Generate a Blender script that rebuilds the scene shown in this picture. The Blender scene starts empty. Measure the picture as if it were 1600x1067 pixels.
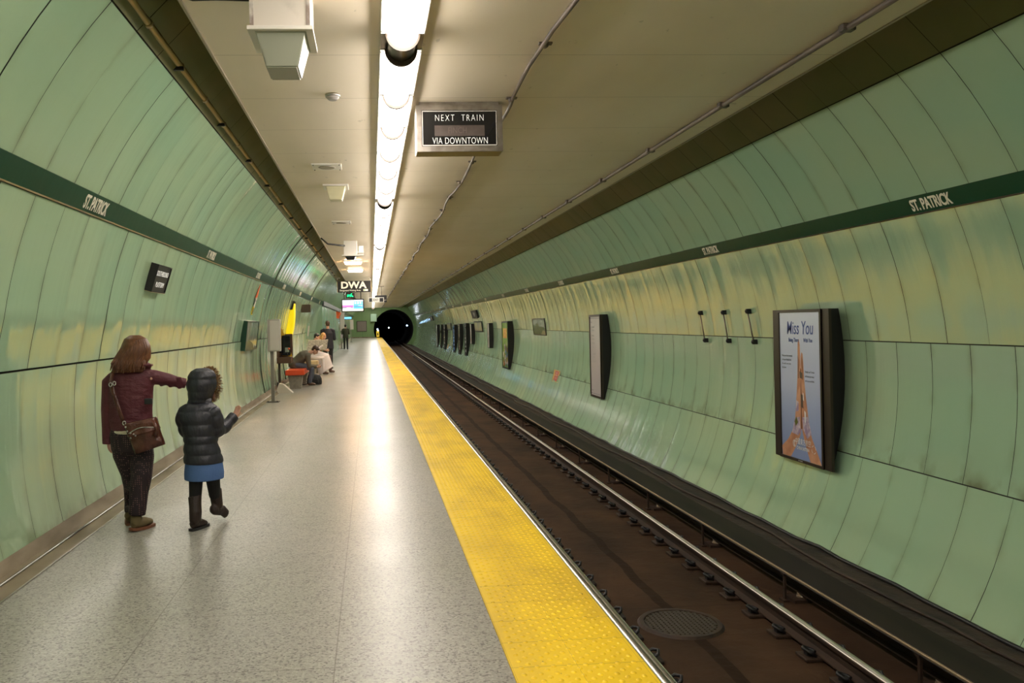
import bpy, bmesh, math, random
from mathutils import Vector, Matrix
random.seed(7)
S = bpy.context.scene
COL = S.collection
# ------------------------------------------------------------------ camera
FPX, PX, PY, EYE, ROLL = 1300.0, 665.0, 505.13, 1.65, 0.022
_yaw = math.atan2(85.0, FPX)
FW = Vector((math.sin(_yaw), math.cos(_yaw), 0)); RT = Vector((math.cos(_yaw), -math.sin(_yaw), 0)); UP = Vector((0, 0, 1))
R2 = RT*math.cos(ROLL) - UP*math.sin(ROLL); U2 = RT*math.sin(ROLL) + UP*math.cos(ROLL)
cam_d = bpy.data.cameras.new('camera'); cam = bpy.data.objects.new('camera', cam_d); COL.objects.link(cam)
cam_d.sensor_width = 36; cam_d.lens = FPX*36/1600
cam_d.shift_x = (800-PX)/1600; cam_d.shift_y = (PY-533.5)/1600
cam_d.clip_start = 0.05; cam_d.clip_end = 400
m = Matrix((R2, U2, -FW)).transposed().to_4x4(); m.translation = (0, 0, EYE); cam.matrix_world = m
S.camera = cam
# ------------------------------------------------------------------ world and exposure
w = bpy.data.worlds.new('world'); S.world = w; w.use_nodes = True
w.node_tree.nodes['Background'].inputs[0].default_value = (0.9, 0.85, 0.7, 1); w.node_tree.nodes['Background'].inputs[1].default_value = 0.0
S.view_settings.view_transform = 'Standard'; S.view_settings.look = 'None'; S.view_settings.gamma = 1
S.view_settings.use_curve_mapping = False; S.view_settings.exposure = 0.48
LAMP_W, LAMP_C = 21.0, (1.0, 0.915, 0.83)
LAMP_X = 0.262

CX, ZC, R = 1.5, 1.0, 4.11       # the tube
CEIL = 3.72
YA, YB = -9.0, 104.0
def at_y(px, py, Y):             # a point seen there on the cross plane Y
    d = FW*FPX + R2*(px-PX) - U2*(py-PY); t = Y/d.y
    return Vector((0, 0, EYE)) + d*t
def wall_x(z, side, r=R):
    return CX + side*math.sqrt(max(r*r-(z-ZC)**2, 0.0))

# ------------------------------------------------------------------ materials
def mat(name, col, rough=0.5, metal=0.0, emit=0.0, ecol=None, coat=0.0, noise=None, bump=None, spec=0.5):
    M = bpy.data.materials.new(name); M.use_nodes = True
    nt = M.node_tree; b = nt.nodes['Principled BSDF']
    b.inputs['Base Color'].default_value = (*col, 1); b.inputs['Roughness'].default_value = rough
    b.inputs['Metallic'].default_value = metal; b.inputs['Coat Weight'].default_value = coat
    b.inputs['Specular IOR Level'].default_value = spec
    if emit: b.inputs['Emission Strength'].default_value = emit; b.inputs['Emission Color'].default_value = (*(ecol or col), 1)
    if noise or bump:
        tc = nt.nodes.new('ShaderNodeTexCoord')
    if noise:                     # (scale tuple, second colour, lo, hi)
        sc, c2, lo, hi = noise
        mp = nt.nodes.new('ShaderNodeMapping'); mp.inputs['Scale'].default_value = sc
        n = nt.nodes.new('ShaderNodeTexNoise'); n.inputs['Detail'].default_value = 6; n.inputs['Scale'].default_value = 1
        r = nt.nodes.new('ShaderNodeValToRGB'); r.color_ramp.elements[0].position = lo; r.color_ramp.elements[1].position = hi
        r.color_ramp.elements[0].color = (*col, 1); r.color_ramp.elements[1].color = (*c2, 1)
        nt.links.new(tc.outputs['Object'], mp.inputs[0]); nt.links.new(mp.outputs[0], n.inputs['Vector'])
        nt.links.new(n.outputs[0], r.inputs[0]); nt.links.new(r.outputs[0], b.inputs['Base Color'])
    if bump:                      # (scale tuple, distance)
        sc, ds = bump
        mp = nt.nodes.new('ShaderNodeMapping'); mp.inputs['Scale'].default_value = sc
        n = nt.nodes.new('ShaderNodeTexNoise'); n.inputs['Detail'].default_value = 3; n.inputs['Scale'].default_value = 1
        bp = nt.nodes.new('ShaderNodeBump'); bp.inputs['Distance'].default_value = ds; bp.inputs['Strength'].default_value = 1
        nt.links.new(tc.outputs['Object'], mp.inputs[0]); nt.links.new(mp.outputs[0], n.inputs['Vector'])
        nt.links.new(n.outputs[0], bp.inputs['Height']); nt.links.new(bp.outputs[0], b.inputs['Normal'])
    return M
def N(M, t, **k):
    n = M.node_tree.nodes.new(t)
    for a, v in k.items(): setattr(n, a, v)
    return n
def L(M, a, b): M.node_tree.links.new(a, b)
def mix(M, fac, c1, c2, mode='MIX'):
    n = M.node_tree.nodes.new('ShaderNodeMixRGB'); n.blend_type = mode
    for i, v in ((0, fac), (1, c1), (2, c2)):
        if hasattr(v, 'links') or hasattr(v, 'is_linked'): M.node_tree.links.new(v, n.inputs[i])
        elif i == 0: n.inputs[0].default_value = v
        else: n.inputs[i].default_value = (*v, 1)
    return n.outputs[0]
def noise(M, scale, detail=4, vec=None, thr=None, rough=0.5):
    tc = N(M, 'ShaderNodeTexCoord'); mp = N(M, 'ShaderNodeMapping'); mp.inputs['Scale'].default_value = scale
    L(M, tc.outputs['Object'], mp.inputs[0]); n = N(M, 'ShaderNodeTexNoise'); n.inputs['Scale'].default_value = 1; n.inputs['Detail'].default_value = detail
    n.inputs['Roughness'].default_value = rough
    L(M, mp.outputs[0], n.inputs['Vector'])
    if thr is None: return n.outputs[0]
    r = N(M, 'ShaderNodeMapRange'); r.inputs['From Min'].default_value = thr[0]; r.inputs['From Max'].default_value = thr[1]; L(M, n.outputs[0], r.inputs[0])
    return r.outputs[0]
def axis(M, i):
    tc = N(M, 'ShaderNodeTexCoord'); s = N(M, 'ShaderNodeSeparateXYZ'); L(M, tc.outputs['Object'], s.inputs[0]); return s.outputs[i]
def math_(M, op, a, b=None, c=None):
    n = N(M, 'ShaderNodeMath', operation=op)
    for i, v in enumerate((a, b, c)):
        if v is None: continue
        if isinstance(v, (int, float)): n.inputs[i].default_value = v
        else: L(M, v, n.inputs[i])
    return n.outputs[0]
def joint(M, ax, period, phase, width):    # 1 on a joint line
    f = math_(M, 'FRACT', math_(M, 'DIVIDE', math_(M, 'SUBTRACT', axis(M, ax), phase), period))
    return math_(M, 'LESS_THAN', f, width/period)
B = lambda M: M.node_tree.nodes['Principled BSDF']

# green vitreous enamel panels
def enamel(name, col, rough=0.2):
    M = mat(name, col, rough, coat=0.0, bump=((0.9, 5.0, 0.55), 0.0075))
    B(M).inputs['IOR'].default_value = 2.3
    big = noise(M, (0.5, 0.35, 0.9), 3, thr=(0.38, 0.68))
    c = mix(M, big, col, (col[0]*1.18+0.01, col[1]*1.02, col[2]*0.95))
    geo = N(M, 'ShaderNodeAttribute', attribute_name='tone'); 
    c = mix(M, math_(M, 'MULTIPLY', geo.outputs['Fac'], 0.30), c, (col[0]*0.72, col[1]*0.86, col[2]*0.84))
    # rust and dirt at the joints and feet of the panels
    e = N(M, 'ShaderNodeAttribute', attribute_name='edge')
    d = math_(M, 'MULTIPLY', math_(M, 'POWER', e.outputs['Fac'], 3.0), noise(M, (3, 3, 3), 5, thr=(0.42, 0.72)))
    c = mix(M, math_(M, 'MULTIPLY', d, 0.85), c, (0.12, 0.09, 0.03))
    L(M, c, B(M).inputs['Base Color'])
    L(M, math_(M, 'ADD', math_(M, 'MULTIPLY', noise(M, (4, 4, 4), 5), 0.10), rough-0.04), B(M).inputs['Roughness'])
    return M
m_green = enamel('green_enamel', (0.35, 0.52, 0.35), 0.09)
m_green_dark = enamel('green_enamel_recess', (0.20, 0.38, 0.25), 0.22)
m_cove_shade = mat('shaded_enamel', (0.10, 0.12, 0.035), 0.4, noise=((1, 1, 1), (0.16, 0.14, 0.05), 0.35, 0.7))  # shade above the ceiling edge, painted into the top panels as dark olive
m_band = mat('dark_green_band', (0.005, 0.050, 0.024), 0.28, spec=.3, bump=((1, 3, 1), 0.003))
m_joint = mat('joint_black', (0.018, 0.02, 0.012), 0.9)
m_letter = mat('cream_lettering', (0.75, 0.70, 0.58), 0.5)
m_steel = mat('steel', (0.55, 0.53, 0.5), 0.3, 1.0, noise=((20, 3, 20), (0.35, 0.33, 0.3), 0.4, 0.7))
m_brass = mat('warm_tube', (0.50, 0.38, 0.20), 0.3, 0.75)
m_black = mat('black_paint', (0.012, 0.011, 0.012), 0.45)
m_gloss = mat('black_gloss', (0.012, 0.012, 0.013), 0.08)
m_brown = mat('bronze_frame', (0.045, 0.032, 0.022), 0.35, 0.2)
m_white = mat('white_paint', (0.72, 0.68, 0.62), 0.5)
m_cream = mat('cream_plastic', (0.60, 0.56, 0.36), 0.35, noise=((3, 3, 3), (0.5, 0.45, 0.28), 0.4, 0.7))
m_lens = mat('lit_lens', (0.9, 0.9, 0.9), 0.3, emit=LAMP_W, ecol=LAMP_C)
m_orange = mat('orange_seat', (0.80, 0.085, 0.02), 0.3)
m_conc = mat('precast_concrete', (0.30, 0.26, 0.20), 0.7, noise=((14, 14, 14), (0.22, 0.19, 0.15), 0.4, 0.65))

# ceiling: cream paint, cross joints, soot by the conduit
m_ceil = mat('cream_ceiling', (0.56, 0.47, 0.32), 0.42)
c = mix(m_ceil, noise(m_ceil, (0.9, 0.35, 1), 5, thr=(0.35, 0.75)), (0.78, 0.69, 0.56), (0.66, 0.57, 0.42))
c = mix(m_ceil, math_(m_ceil, 'MULTIPLY', joint(m_ceil, 1, 1.22, 0.3, 0.008), 0.6), c, (0.18, 0.14, 0.08))
dx = math_(m_ceil, 'ABSOLUTE', math_(m_ceil, 'SUBTRACT', axis(m_ceil, 0), 1.34))
soot = math_(m_ceil, 'MULTIPLY', math_(m_ceil, 'MAXIMUM', math_(m_ceil, 'SUBTRACT', 1.0, math_(m_ceil, 'MULTIPLY', dx, 7.0)), 0.0), noise(m_ceil, (1.5, 0.8, 1), 4, thr=(0.45, 0.7)))
c = mix(m_ceil, math_(m_ceil, 'MULTIPLY', soot, 0.7), c, (0.13, 0.11, 0.08))
sp = noise(m_ceil, (9, 5, 1), 4, thr=(0.70, 0.74)); c = mix(m_ceil, math_(m_ceil, 'MULTIPLY', sp, 0.35), c, (0.15, 0.12, 0.08))
L(m_ceil, c, B(m_ceil).inputs['Base Color'])

# terrazzo floor
m_floor = mat('terrazzo', (0.4, 0.38, 0.33), 0.2, spec=0.33)
v = N(m_floor, 'ShaderNodeTexVoronoi'); v.inputs['Scale'].default_value = 95
tc = N(m_floor, 'ShaderNodeTexCoord'); L(m_floor, tc.outputs['Object'], v.inputs['Vector'])
sv = N(m_floor, 'ShaderNodeSeparateXYZ'); L(m_floor, v.outputs['Color'], sv.inputs[0])
rp = N(m_floor, 'ShaderNodeValToRGB'); e = rp.color_ramp.elements
e[0].position = 0.0; e[0].color = (0.115, 0.10, 0.09, 1); e[1].position = 1.0; e[1].color = (0.56, 0.53, 0.46, 1)
for p_, c_ in ((0.14, (0.20, 0.185, 0.16)), (0.22, (0.36, 0.34, 0.295)), (0.7, (0.42, 0.40, 0.35))):
    q = e.new(p_); q.color = (*c_, 1)
L(m_floor, sv.outputs[0], rp.inputs[0])
c = mix(m_floor, noise(m_floor, (0.8, 0.5, 1), 4, thr=(0.4, 0.7)), rp.outputs[0], (0.93, 0.97, 0.88), 'MULTIPLY')
n2 = m_floor.node_tree.nodes
c = mix(m_floor, 0.25, c, (0.33, 0.315, 0.28))
c = mix(m_floor, 1.0, c, (0.80, 0.80, 0.80), 'MULTIPLY')
j = math_(m_floor, 'MAXIMUM', joint(m_floor, 0, 1.04, -0.215, 0.007), joint(m_floor, 1, 0.80, 4.03, 0.006))
c = mix(m_floor, math_(m_floor, 'MULTIPLY', j, 0.55), c, (0.10, 0.085, 0.06))
L(m_floor, c, B(m_floor).inputs['Base Color'])
L(m_floor, math_(m_floor, 'ADD', math_(m_floor, 'MULTIPLY', noise(m_floor, (1.2, 0.7, 1), 4), 0.16), 0.24), B(m_floor).inputs['Roughness'])
bp = N(m_floor, 'ShaderNodeBump'); bp.inputs['Distance'].default_value = 0.0008; L(m_floor, noise(m_floor, (2.2, 7, 1), 2), bp.inputs['Height']); L(m_floor, bp.outputs[0], B(m_floor).inputs['Normal'])

m_yellow = mat('yellow_tactile', (0.80, 0.52, 0.010), 0.5, spec=.35)
c = mix(m_yellow, noise(m_yellow, (2.5, 0.9, 1), 5, thr=(0.42, 0.72)), (0.84, 0.56, 0.012), (0.62, 0.40, 0.02))
c = mix(m_yellow, math_(m_yellow, 'MULTIPLY', math_(m_yellow, 'MAXIMUM', joint(m_yellow, 1, 0.305, 4.53-0.02, 0.005), joint(m_yellow, 0, 0.31, 0.63, 0.002)), 0.55), c, (0.18, 0.10, 0.01))
c = mix(m_yellow, math_(m_yellow, 'MULTIPLY', noise(m_yellow, (30, 14, 1), 3, thr=(0.72, 0.74)), 0.8), c, (0.05, 0.035, 0.02))
L(m_yellow, c, B(m_yellow).inputs['Base Color'])

m_base = mat('stained_base', (0.25, 0.19, 0.125), 0.42)
c = mix(m_base, noise(m_base, (3, 1.5, 6), 5, thr=(0.35, 0.7)), (0.30, 0.24, 0.165), (0.13, 0.09, 0.05))
L(m_base, c, B(m_base).inputs['Base Color'])
m_bed = mat('sooty_track_bed', (0.045, 0.028, 0.018), 0.8, spec=.15)
c = mix(m_bed, noise(m_bed, (1.3, 0.7, 1), 6, thr=(0.35, 0.7)), (0.070, 0.036, 0.018), (0.032, 0.018, 0.010))
dx = math_(m_bed, 'ABSOLUTE', math_(m_bed, 'SUBTRACT', axis(m_bed, 0), math_(m_bed, 'ADD', 2.67, math_(m_bed, 'MULTIPLY', noise(m_bed, (0.01, 0.9, 1), 4), 0.18))))
st = math_(m_bed, 'LESS_THAN', dx, 0.055)
c = mix(m_bed, math_(m_bed, 'MULTIPLY', st, 0.8), c, (0.017, 0.008, 0.003))
c = mix(m_bed, math_(m_bed, 'MULTIPLY', joint(m_bed, 1, 1.9, 0.2, 0.012), 0.5), c, (0.01, 0.008, 0.006))
L(m_bed, c, B(m_bed).inputs['Base Color'])
bp = N(m_bed, 'ShaderNodeBump'); bp.inputs['Distance'].default_value = 0.02; L(m_bed, noise(m_bed, (4, 4, 4), 6), bp.inputs['Height']); L(m_bed, bp.outputs[0], B(m_bed).inputs['Normal'])
m_ledge = mat('sooty_ledge', (0.055, 0.034, 0.022), 0.85, noise=((5, 2, 5), (0.012, 0.008, 0.006), 0.35, 0.7), bump=((9, 9, 9), 0.03))
m_rust = mat('rusty_steel', (0.055, 0.03, 0.018), 0.6, 0.3, noise=((9, 2, 9), (0.025, 0.016, 0.012), 0.4, 0.7))
m_railtop = mat('polished_rail', (0.68, 0.63, 0.56), 0.33, 1.0)
m_cover = mat('cover_board', (0.022, 0.015, 0.011), 0.55, noise=((6, 0.7, 6), (0.010, 0.007, 0.006), 0.35, 0.7), spec=.2)
m_tunnel = mat('sooty_tunnel', (0.012, 0.011, 0.010), 0.9)

# ------------------------------------------------------------------ object helpers
def tag(o, label=None, cat=None, group=None, kind=None):
    if label: o['label'] = label
    if cat: o['category'] = cat
    if group: o['group'] = group
    if kind: o['kind'] = kind
    return o
def empty(name, loc, label=None, cat=None, group=None, rot=None):
    o = bpy.data.objects.new(name, None); COL.objects.link(o); o.location = loc; o.empty_display_size = 0.05
    if rot is not None: o.rotation_euler = rot
    return tag(o, label, cat, group)
def link(name, me, mats, parent=None, smooth=False):
    for mm in (mats if isinstance(mats, (list, tuple)) else [mats]): me.materials.append(mm)
    if smooth:
        for p in me.polygons: p.use_smooth = True
    o = bpy.data.objects.new(name, me); COL.objects.link(o)
    if parent is not None:
        o.parent = parent
    return o
class MB:
    """collects shapes of ONE mesh, in the coordinates of its parent"""
    def __init__(s): s.b = bmesh.new()
    def box(s, lo, hi, M=None, mi=0, bev=0):
        lo = Vector(lo); hi = Vector(hi); c = (lo+hi)/2; d = hi-lo
        r = bmesh.ops.create_cube(s.b, size=1, matrix=(M or Matrix())@Matrix.Translation(c)@Matrix.Diagonal((*d, 1)))
        fs = set(f for v in r['verts'] for f in v.link_faces)
        for f in fs: f.material_index = mi
        if bev:
            es = set(e for f in fs for e in f.edges)
            rr = bmesh.ops.bevel(s.b, geom=list(es), offset=bev, segments=2, affect='EDGES', profile=0.5)
            for f in rr['faces']: f.material_index = mi
        return s
    def quad(s, pts, mi=0):
        f = s.b.faces.new([s.b.verts.new(p) for p in pts]); f.material_index = mi; return s
    def prism(s, prof, y0, y1, mi=0, ax=1, cap=True):     # profile of (x,z), run along Y
        def P(a, t): return (a[0], t, a[1]) if ax == 1 else ((t, a[0], a[1]) if ax == 0 else (a[0], a[1], t))
        A = [s.b.verts.new(P(a, y0)) for a in prof]; Bv = [s.b.verts.new(P(a, y1)) for a in prof]; n = len(prof)
        for i in range(n):
            f = s.b.faces.new((A[i], A[(i+1) % n], Bv[(i+1) % n], Bv[i])); f.material_index = mi
        if cap:
            for q in (A, list(reversed(Bv))):
                f = s.b.faces.new(q); f.material_index = mi
        return s
    def tube(s, pts, r, n=10, mi=0, cap=True, flat=1.0, ref=(0, 0, 1)):
        pts = [Vector(p) for p in pts]; rings = []
        if not isinstance(r, (list, tuple)): r = [r]*len(pts)
        for i, p in enumerate(pts):
            t = (pts[min(i+1, len(pts)-1)]-pts[max(i-1, 0)]).normalized()
            if i == 0:
                rf = Vector(ref)
                if abs(t.dot(rf)) > 0.95: rf = Vector((1, 0, 0)) if abs(t.x) < 0.9 else Vector((0, 1, 0))
                if abs(t.dot(rf)) > 0.95: rf = Vector((0, 0, 1))
                a = t.cross(rf).normalized()
            else:
                a = (a-t*a.dot(t)).normalized()
            b2 = a.cross(t).normalized()
            ri = r[i]; ra, rb = ri if isinstance(ri, (tuple, list)) else (ri, ri*flat)
            rings.append([s.b.verts.new(p+a*ra*math.cos(2*math.pi*k/n)+b2*rb*math.sin(2*math.pi*k/n)) for k in range(n)])
        for A, C_ in zip(rings, rings[1:]):
            for k in range(n):
                f = s.b.faces.new((A[k], A[(k+1) % n], C_[(k+1) % n], C_[k])); f.material_index = mi; f.smooth = True
        if cap:
            for q in (rings[0], list(reversed(rings[-1]))):
                f = s.b.faces.new(q); f.material_index = mi
        return s
    def ball(s, c, r, mi=0, seg=12, M=None):
        if not isinstance(r, (tuple, list)): r = (r, r, r)
        q = bmesh.ops.create_uvsphere(s.b, u_segments=seg, v_segments=max(6, seg//2+1), radius=1, matrix=Matrix.Translation(c)@(M or Matrix())@Matrix.Diagonal((*r, 1)))
        for v_ in q['verts']:
            for f in v_.link_faces: f.material_index = mi; f.smooth = True
        return s
    def done(s, name, mats, parent=None, smooth=False, **kw):
        bmesh.ops.recalc_face_normals(s.b, faces=s.b.faces[:])
        me = bpy.data.meshes.new(name); s.b.to_mesh(me); s.b.free()
        o = link(name, me, mats, parent)
        if smooth:
            for p in me.polygons: p.use_smooth = True
        return tag(o, **kw)
def copy_tree(o, parent=None):
    c_ = o.copy(); COL.objects.link(c_); c_.parent = parent
    for ch in list(o.children): copy_tree(ch, c_)
    return c_
def remesh(o, vox, smooth=2, fac=0.5):
    md = o.modifiers.new('r', 'REMESH'); md.mode = 'VOXEL'; md.voxel_size = vox; md.use_smooth_shade = True
    if smooth:
        s_ = o.modifiers.new('s', 'SMOOTH'); s_.iterations = smooth; s_.factor = fac
    dg = bpy.context.evaluated_depsgraph_get(); dg.update()
    me = bpy.data.meshes.new_from_object(o.evaluated_get(dg)); o.modifiers.clear(); old = o.data
    mats = list(old.materials); o.data = me; bpy.data.meshes.remove(old)
    me.materials.clear()
    for q in mats: me.materials.append(q)
    for p in me.polygons: p.use_smooth = True; p.material_index = 0
    return o
def text(name, body, size, M, mt, parent=None, depth=0.002, sx=1.0, bold=0.0, align='CENTER', shear=0.0, gap=1.0, line=1.0):
    cu = bpy.data.curves.new(name, 'FONT'); cu.body = body; cu.size = size; cu.extrude = depth; cu.offset = bold
    cu.align_x = align; cu.align_y = 'CENTER'; cu.resolution_u = 3; cu.shear = shear; cu.space_character = gap; cu.space_line = line
    t = bpy.data.objects.new('tmp', cu); COL.objects.link(t)
    dg = bpy.context.evaluated_depsgraph_get(); dg.update()
    me = bpy.data.meshes.new_from_object(t.evaluated_get(dg)); bpy.data.objects.remove(t)
    me.transform(Matrix.Diagonal((sx, 1, 1, 1))); me.transform(M); me.materials.clear()
    return link(name, me, mt, parent)
def frame_m(o, ex, ey):
    ex = Vector(ex).normalized(); ey = Vector(ey); n_ = ex.cross(ey).normalized(); ey = n_.cross(ex).normalized()
    M = Matrix((ex, ey, n_)).transposed().to_4x4(); M.translation = o; return M
def wall_frame(y, z, side, off=0.0):
    x = wall_x(z, side); nrm = Vector((CX-x, 0, ZC-z)).normalized()
    ex = Vector((0, -side, 0)); ey = nrm.cross(ex)
    return frame_m(Vector((x, y, z))+nrm*off, ex, ey)
FRONT = lambda p: frame_m(p, (1, 0, 0), (0, 0, 1))       # facing the camera side (-Y)

# ================================================================== THE SETTING
def ang(z, side):
    return math.asin((z-ZC)/R)
def wall(name, side, tiers, y0, y1, unit, parent=None, skip=None):
    me = bpy.data.meshes.new(name); V = []; F = []; tone = []; edge = []; mi = []
    rnd = random.Random(3+side)
    for (za, zb, ph, mt, n) in tiers:
        a0, a1 = ang(za, side), ang(zb, side)
        k0 = int((y0-ph)/unit)-1; y = ph+k0*unit
        while y < y1:
            ya, yb = max(y, y0)+0.003, min(y+unit, y1)-0.003
            if yb-ya > 0.02 and not (skip and skip[0] < (ya+yb)/2 < skip[1]):
                t = rnd.random(); off = [rnd.uniform(0, 0.0045) for _ in range(4)]; bulge = rnd.uniform(-0.002, 0.007)
                base = len(V); nu = 4
                gap = 0.0015
                for i in range(n+1):
                    v_ = i/n; a = a0+gap+(a1-a0-2*gap)*v_
                    for k in range(nu+1):
                        u = k/nu
                        o_ = (off[0]*(1-u)*(1-v_)+off[1]*u*(1-v_)+off[2]*(1-u)*v_+off[3]*u*v_)+bulge*4*u*(1-u)
                        if side < 0 and n == 10:      # the lower left panels belly out towards the long joint
                            o_ += 0.020*max(0, (v_-.45)/.55) if za < 1 else 0.021*(v_/.3 if v_ < .3 else (1-v_)/.7)
                        r = R-o_
                        V.append((CX+side*r*math.cos(a), ya+(yb-ya)*u, ZC+r*math.sin(a))); tone.append(t)
                        edge.append(max(abs(2*u-1)**8*0.75, (1-v_)**7 if za < 0.3 else 0))
                for i in range(n):
                    for k in range(nu):
                        p = base+i*(nu+1)+k; q = (p, p+1, p+nu+2, p+nu+1)
                        F.append(q if side < 0 else q[::-1]); mi.append(mt)
            y += unit
        # dark backing behind the joints
        n3 = 8; base = len(V)
        for i in range(n3+1):
            a = a0+(a1-a0)*i/n3; r = R+0.012
            for yy in (y0, y1): V.append((CX+side*r*math.cos(a), yy, ZC+r*math.sin(a))); tone.append(0); edge.append(0)
        for i in range(n3):
            p = base+2*i; q = (p, p+1, p+3, p+2); 
            if not skip: F.append(q if side < 0 else q[::-1]); mi.append(2)
        if skip:
            for s0, s1 in ((y0, skip[0]), (skip[1], y1)):
                b2 = len(V)
                for i in range(n3+1):
                    a = a0+(a1-a0)*i/n3; r = R+0.012
                    for yy in (s0, s1): V.append((CX+side*r*math.cos(a), yy, ZC+r*math.sin(a))); tone.append(0); edge.append(0)
                for i in range(n3):
                    p = b2+2*i; q = (p, p+1, p+3, p+2); F.append(q if side < 0 else q[::-1]); mi.append(2)
    me.from_pydata(V, [], F)
    for nm, arr in (('tone', tone), ('edge', edge)):
        at = me.attributes.new(nm, 'FLOAT', 'POINT'); at.data.foreach_set('value', arr)
    me.polygons.foreach_set('material_index', mi); me.polygons.foreach_set('use_smooth', [True]*len(F))
    o = link(name, me, [m_green, m_cove_shade, m_joint], parent)
    return tag(o, kind='structure')
# opening in the left wall: Y 39..58 is a flat cladding
OP0, OP1 = 39.0, 57.5
wall('wall_left', -1, [(0.11, 1.37, 0.29, 0, 10), (1.37, 2.60, 0.40, 0, 10)], YA, YB, 0.55, skip=(OP0, OP1))
wall('wall_left_upper', -1, [(2.76, 3.72, 0.39, 0, 6), (3.72, 4.95, 0.39, 1, 6)], YA, YB, 0.55)
wall('wall_right', 1, [(-1.12, 0.03, 0.23, 0, 6), (0.03, 1.34, 0.30, 0, 6), (1.34, 2.60, 0.05, 0, 6), (2.76, 3.72, 0.86, 0, 6), (3.72, 4.95, 0.86, 1, 6)], YA, YB, 0.55)
# the dark green name bands, flat strips set a little proud of the panels
for side, nm in ((-1, 'trim_1'), (1, 'trim_2')):
    b = MB(); xa, xb = wall_x(2.6, side, R-0.014), wall_x(2.76, side, R-0.014)
    b.prism([(xa, 2.60), (xb, 2.76), (xb+side*0.05, 2.77), (xa+side*0.05, 2.59)], YA, YB)
    band = b.done(nm, m_band, kind='structure')
    b = MB(); b.prism([(xa-side*0.006, 2.592), (xa-side*0.012, 2.602), (xa+side*0.02, 2.60)], YA, YB)
    b.done('band_edge', m_steel, band)
    yy, step = (7.01-4.95, 4.95) if side < 0 else (7.45-5.05, 5.05)
    first = None
    while yy < 95:
        Mx = wall_frame(yy, 2.68, side, 0.016)
        if first is None:
            first = text('station_name', 'ST. PATRICK', 0.158, Matrix(), m_letter, band, 0.0015, 0.66, 0.004, gap=0.95)
            o = first
        else:
            o = first.copy(); COL.objects.link(o)
        o.matrix_local = Mx
        if side < 0 and OP0 < yy < OP1+4: bpy.data.objects.remove(o) if o is not first else None
        yy += step
# wide construction joints
for side, ys, nm in ((-1, (19.6, 24.4, 31.5), 'trim_3'), (1, (56.4,), 'trim_4')):
    b = MB()
    for y in ys:
        z0 = 0.11 if side < 0 else -1.12; n = 28; a0, a1 = ang(z0, side), ang(4.6, side)
        prev = None
        for i in range(n+1):
            a = a0+(a1-a0)*i/n; r1, r0 = R-0.02, R+0.01
            cur = [b.b.verts.new((CX+side*r*math.cos(a), yy_, ZC+r*math.sin(a))) for r, yy_ in ((r0, y-.03), (r1, y-.025), (r1, y+.025), (r0, y+.03))]
            if prev:
                for k in range(3): b.b.faces.new((prev[k], prev[k+1], cur[k+1], cur[k]))
            prev = cur
    b.done(nm, m_joint, kind='structure')
# flat green cladding of the passage in the left wall
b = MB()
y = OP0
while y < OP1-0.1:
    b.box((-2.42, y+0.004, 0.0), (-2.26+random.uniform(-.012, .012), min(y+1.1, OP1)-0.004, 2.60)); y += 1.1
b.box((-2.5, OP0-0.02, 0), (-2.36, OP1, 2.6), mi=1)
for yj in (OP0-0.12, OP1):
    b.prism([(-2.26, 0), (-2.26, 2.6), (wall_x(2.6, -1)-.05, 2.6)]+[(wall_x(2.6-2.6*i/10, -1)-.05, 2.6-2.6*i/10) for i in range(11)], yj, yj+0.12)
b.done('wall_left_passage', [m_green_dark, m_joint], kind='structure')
b = MB(); b.box((-2.32, OP0-0.1, 2.58), (-2.17, OP1+6, 2.80), bev=0.01); b.done('trim_5', mat('grey_fascia', (0.08, 0.09, 0.09), 0.55), kind='structure')

# ceiling slab
b = MB(); b.box((-1.15, YA, CEIL), (3.735, YB, CEIL+0.16)); b.done('ceiling', m_ceil, kind='structure')
b = MB()
b.box((-1.165, YA, CEIL-0.015), (-1.145, YB, CEIL+0.16)); b.box((3.73, YA, CEIL-0.01), (3.75, YB, CEIL+0.16))
b.done('trim_6', mat('ceiling_edge', (0.33, 0.29, 0.2), 0.5), kind='structure')
# floor slab, nosing, base
b = MB(); b.prism([(-2.29, 0), (1.265, 0), (1.265, -0.14), (1.12, -0.14), (1.12, -1.12), (1.0, -1.12), (1.0, -0.3), (-2.29, -0.3)], YA, YB+0.2); b.done('floor', m_floor, kind='structure')
b = MB(); b.prism([(1.289+.024*math.cos(math.pi*i/10), .004+.014*math.sin(math.pi*i/10)) for i in range(11)]+[(1.265, -.05), (1.313, -.05)], YA, YB); b.done('trim_7', m_steel, None, True, kind='structure')
b = MB(); b.prism([(1.12, -0.14), (1.13, -0.14), (1.13, -1.12), (1.12, -1.12)], YA, YB); b.done('wall_platform_face', m_bed, kind='structure')
b = MB(); b.prism([(-2.60, 0.115), (-2.515, 0.115), (-2.47, 0.03), (-2.43, 0.012), (-2.415, 0.012), (-2.29, 0.004), (-2.29, -0.2), (-2.60, -0.2)], YA, YB)
b.done('baseboard_left', m_base, kind='structure')
b = MB(); b.tube([(-2.425, YA, 0.018), (-2.425, YB, 0.018)], 0.011, 8); b.prism([(-2.30, 0.006), (-2.285, 0.006), (-2.285, -0.01), (-2.30, -0.01)], YA, YB); b.done('trim_8', m_steel, kind='structure')
b = MB(); b.prism([(1.12, -1.12), (5.2, -1.12), (5.2, -1.5), (1.12, -1.5)], YA, 170); b.done('floor_track', m_bed, kind='structure')
b = MB(); b.prism([(4.34, -1.12), (4.36, -0.93), (4.42, -0.90), (4.98, -0.98), (5.1, -1.12)], YA, YB); b.done('trim_9', m_ledge, kind='structure')

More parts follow.
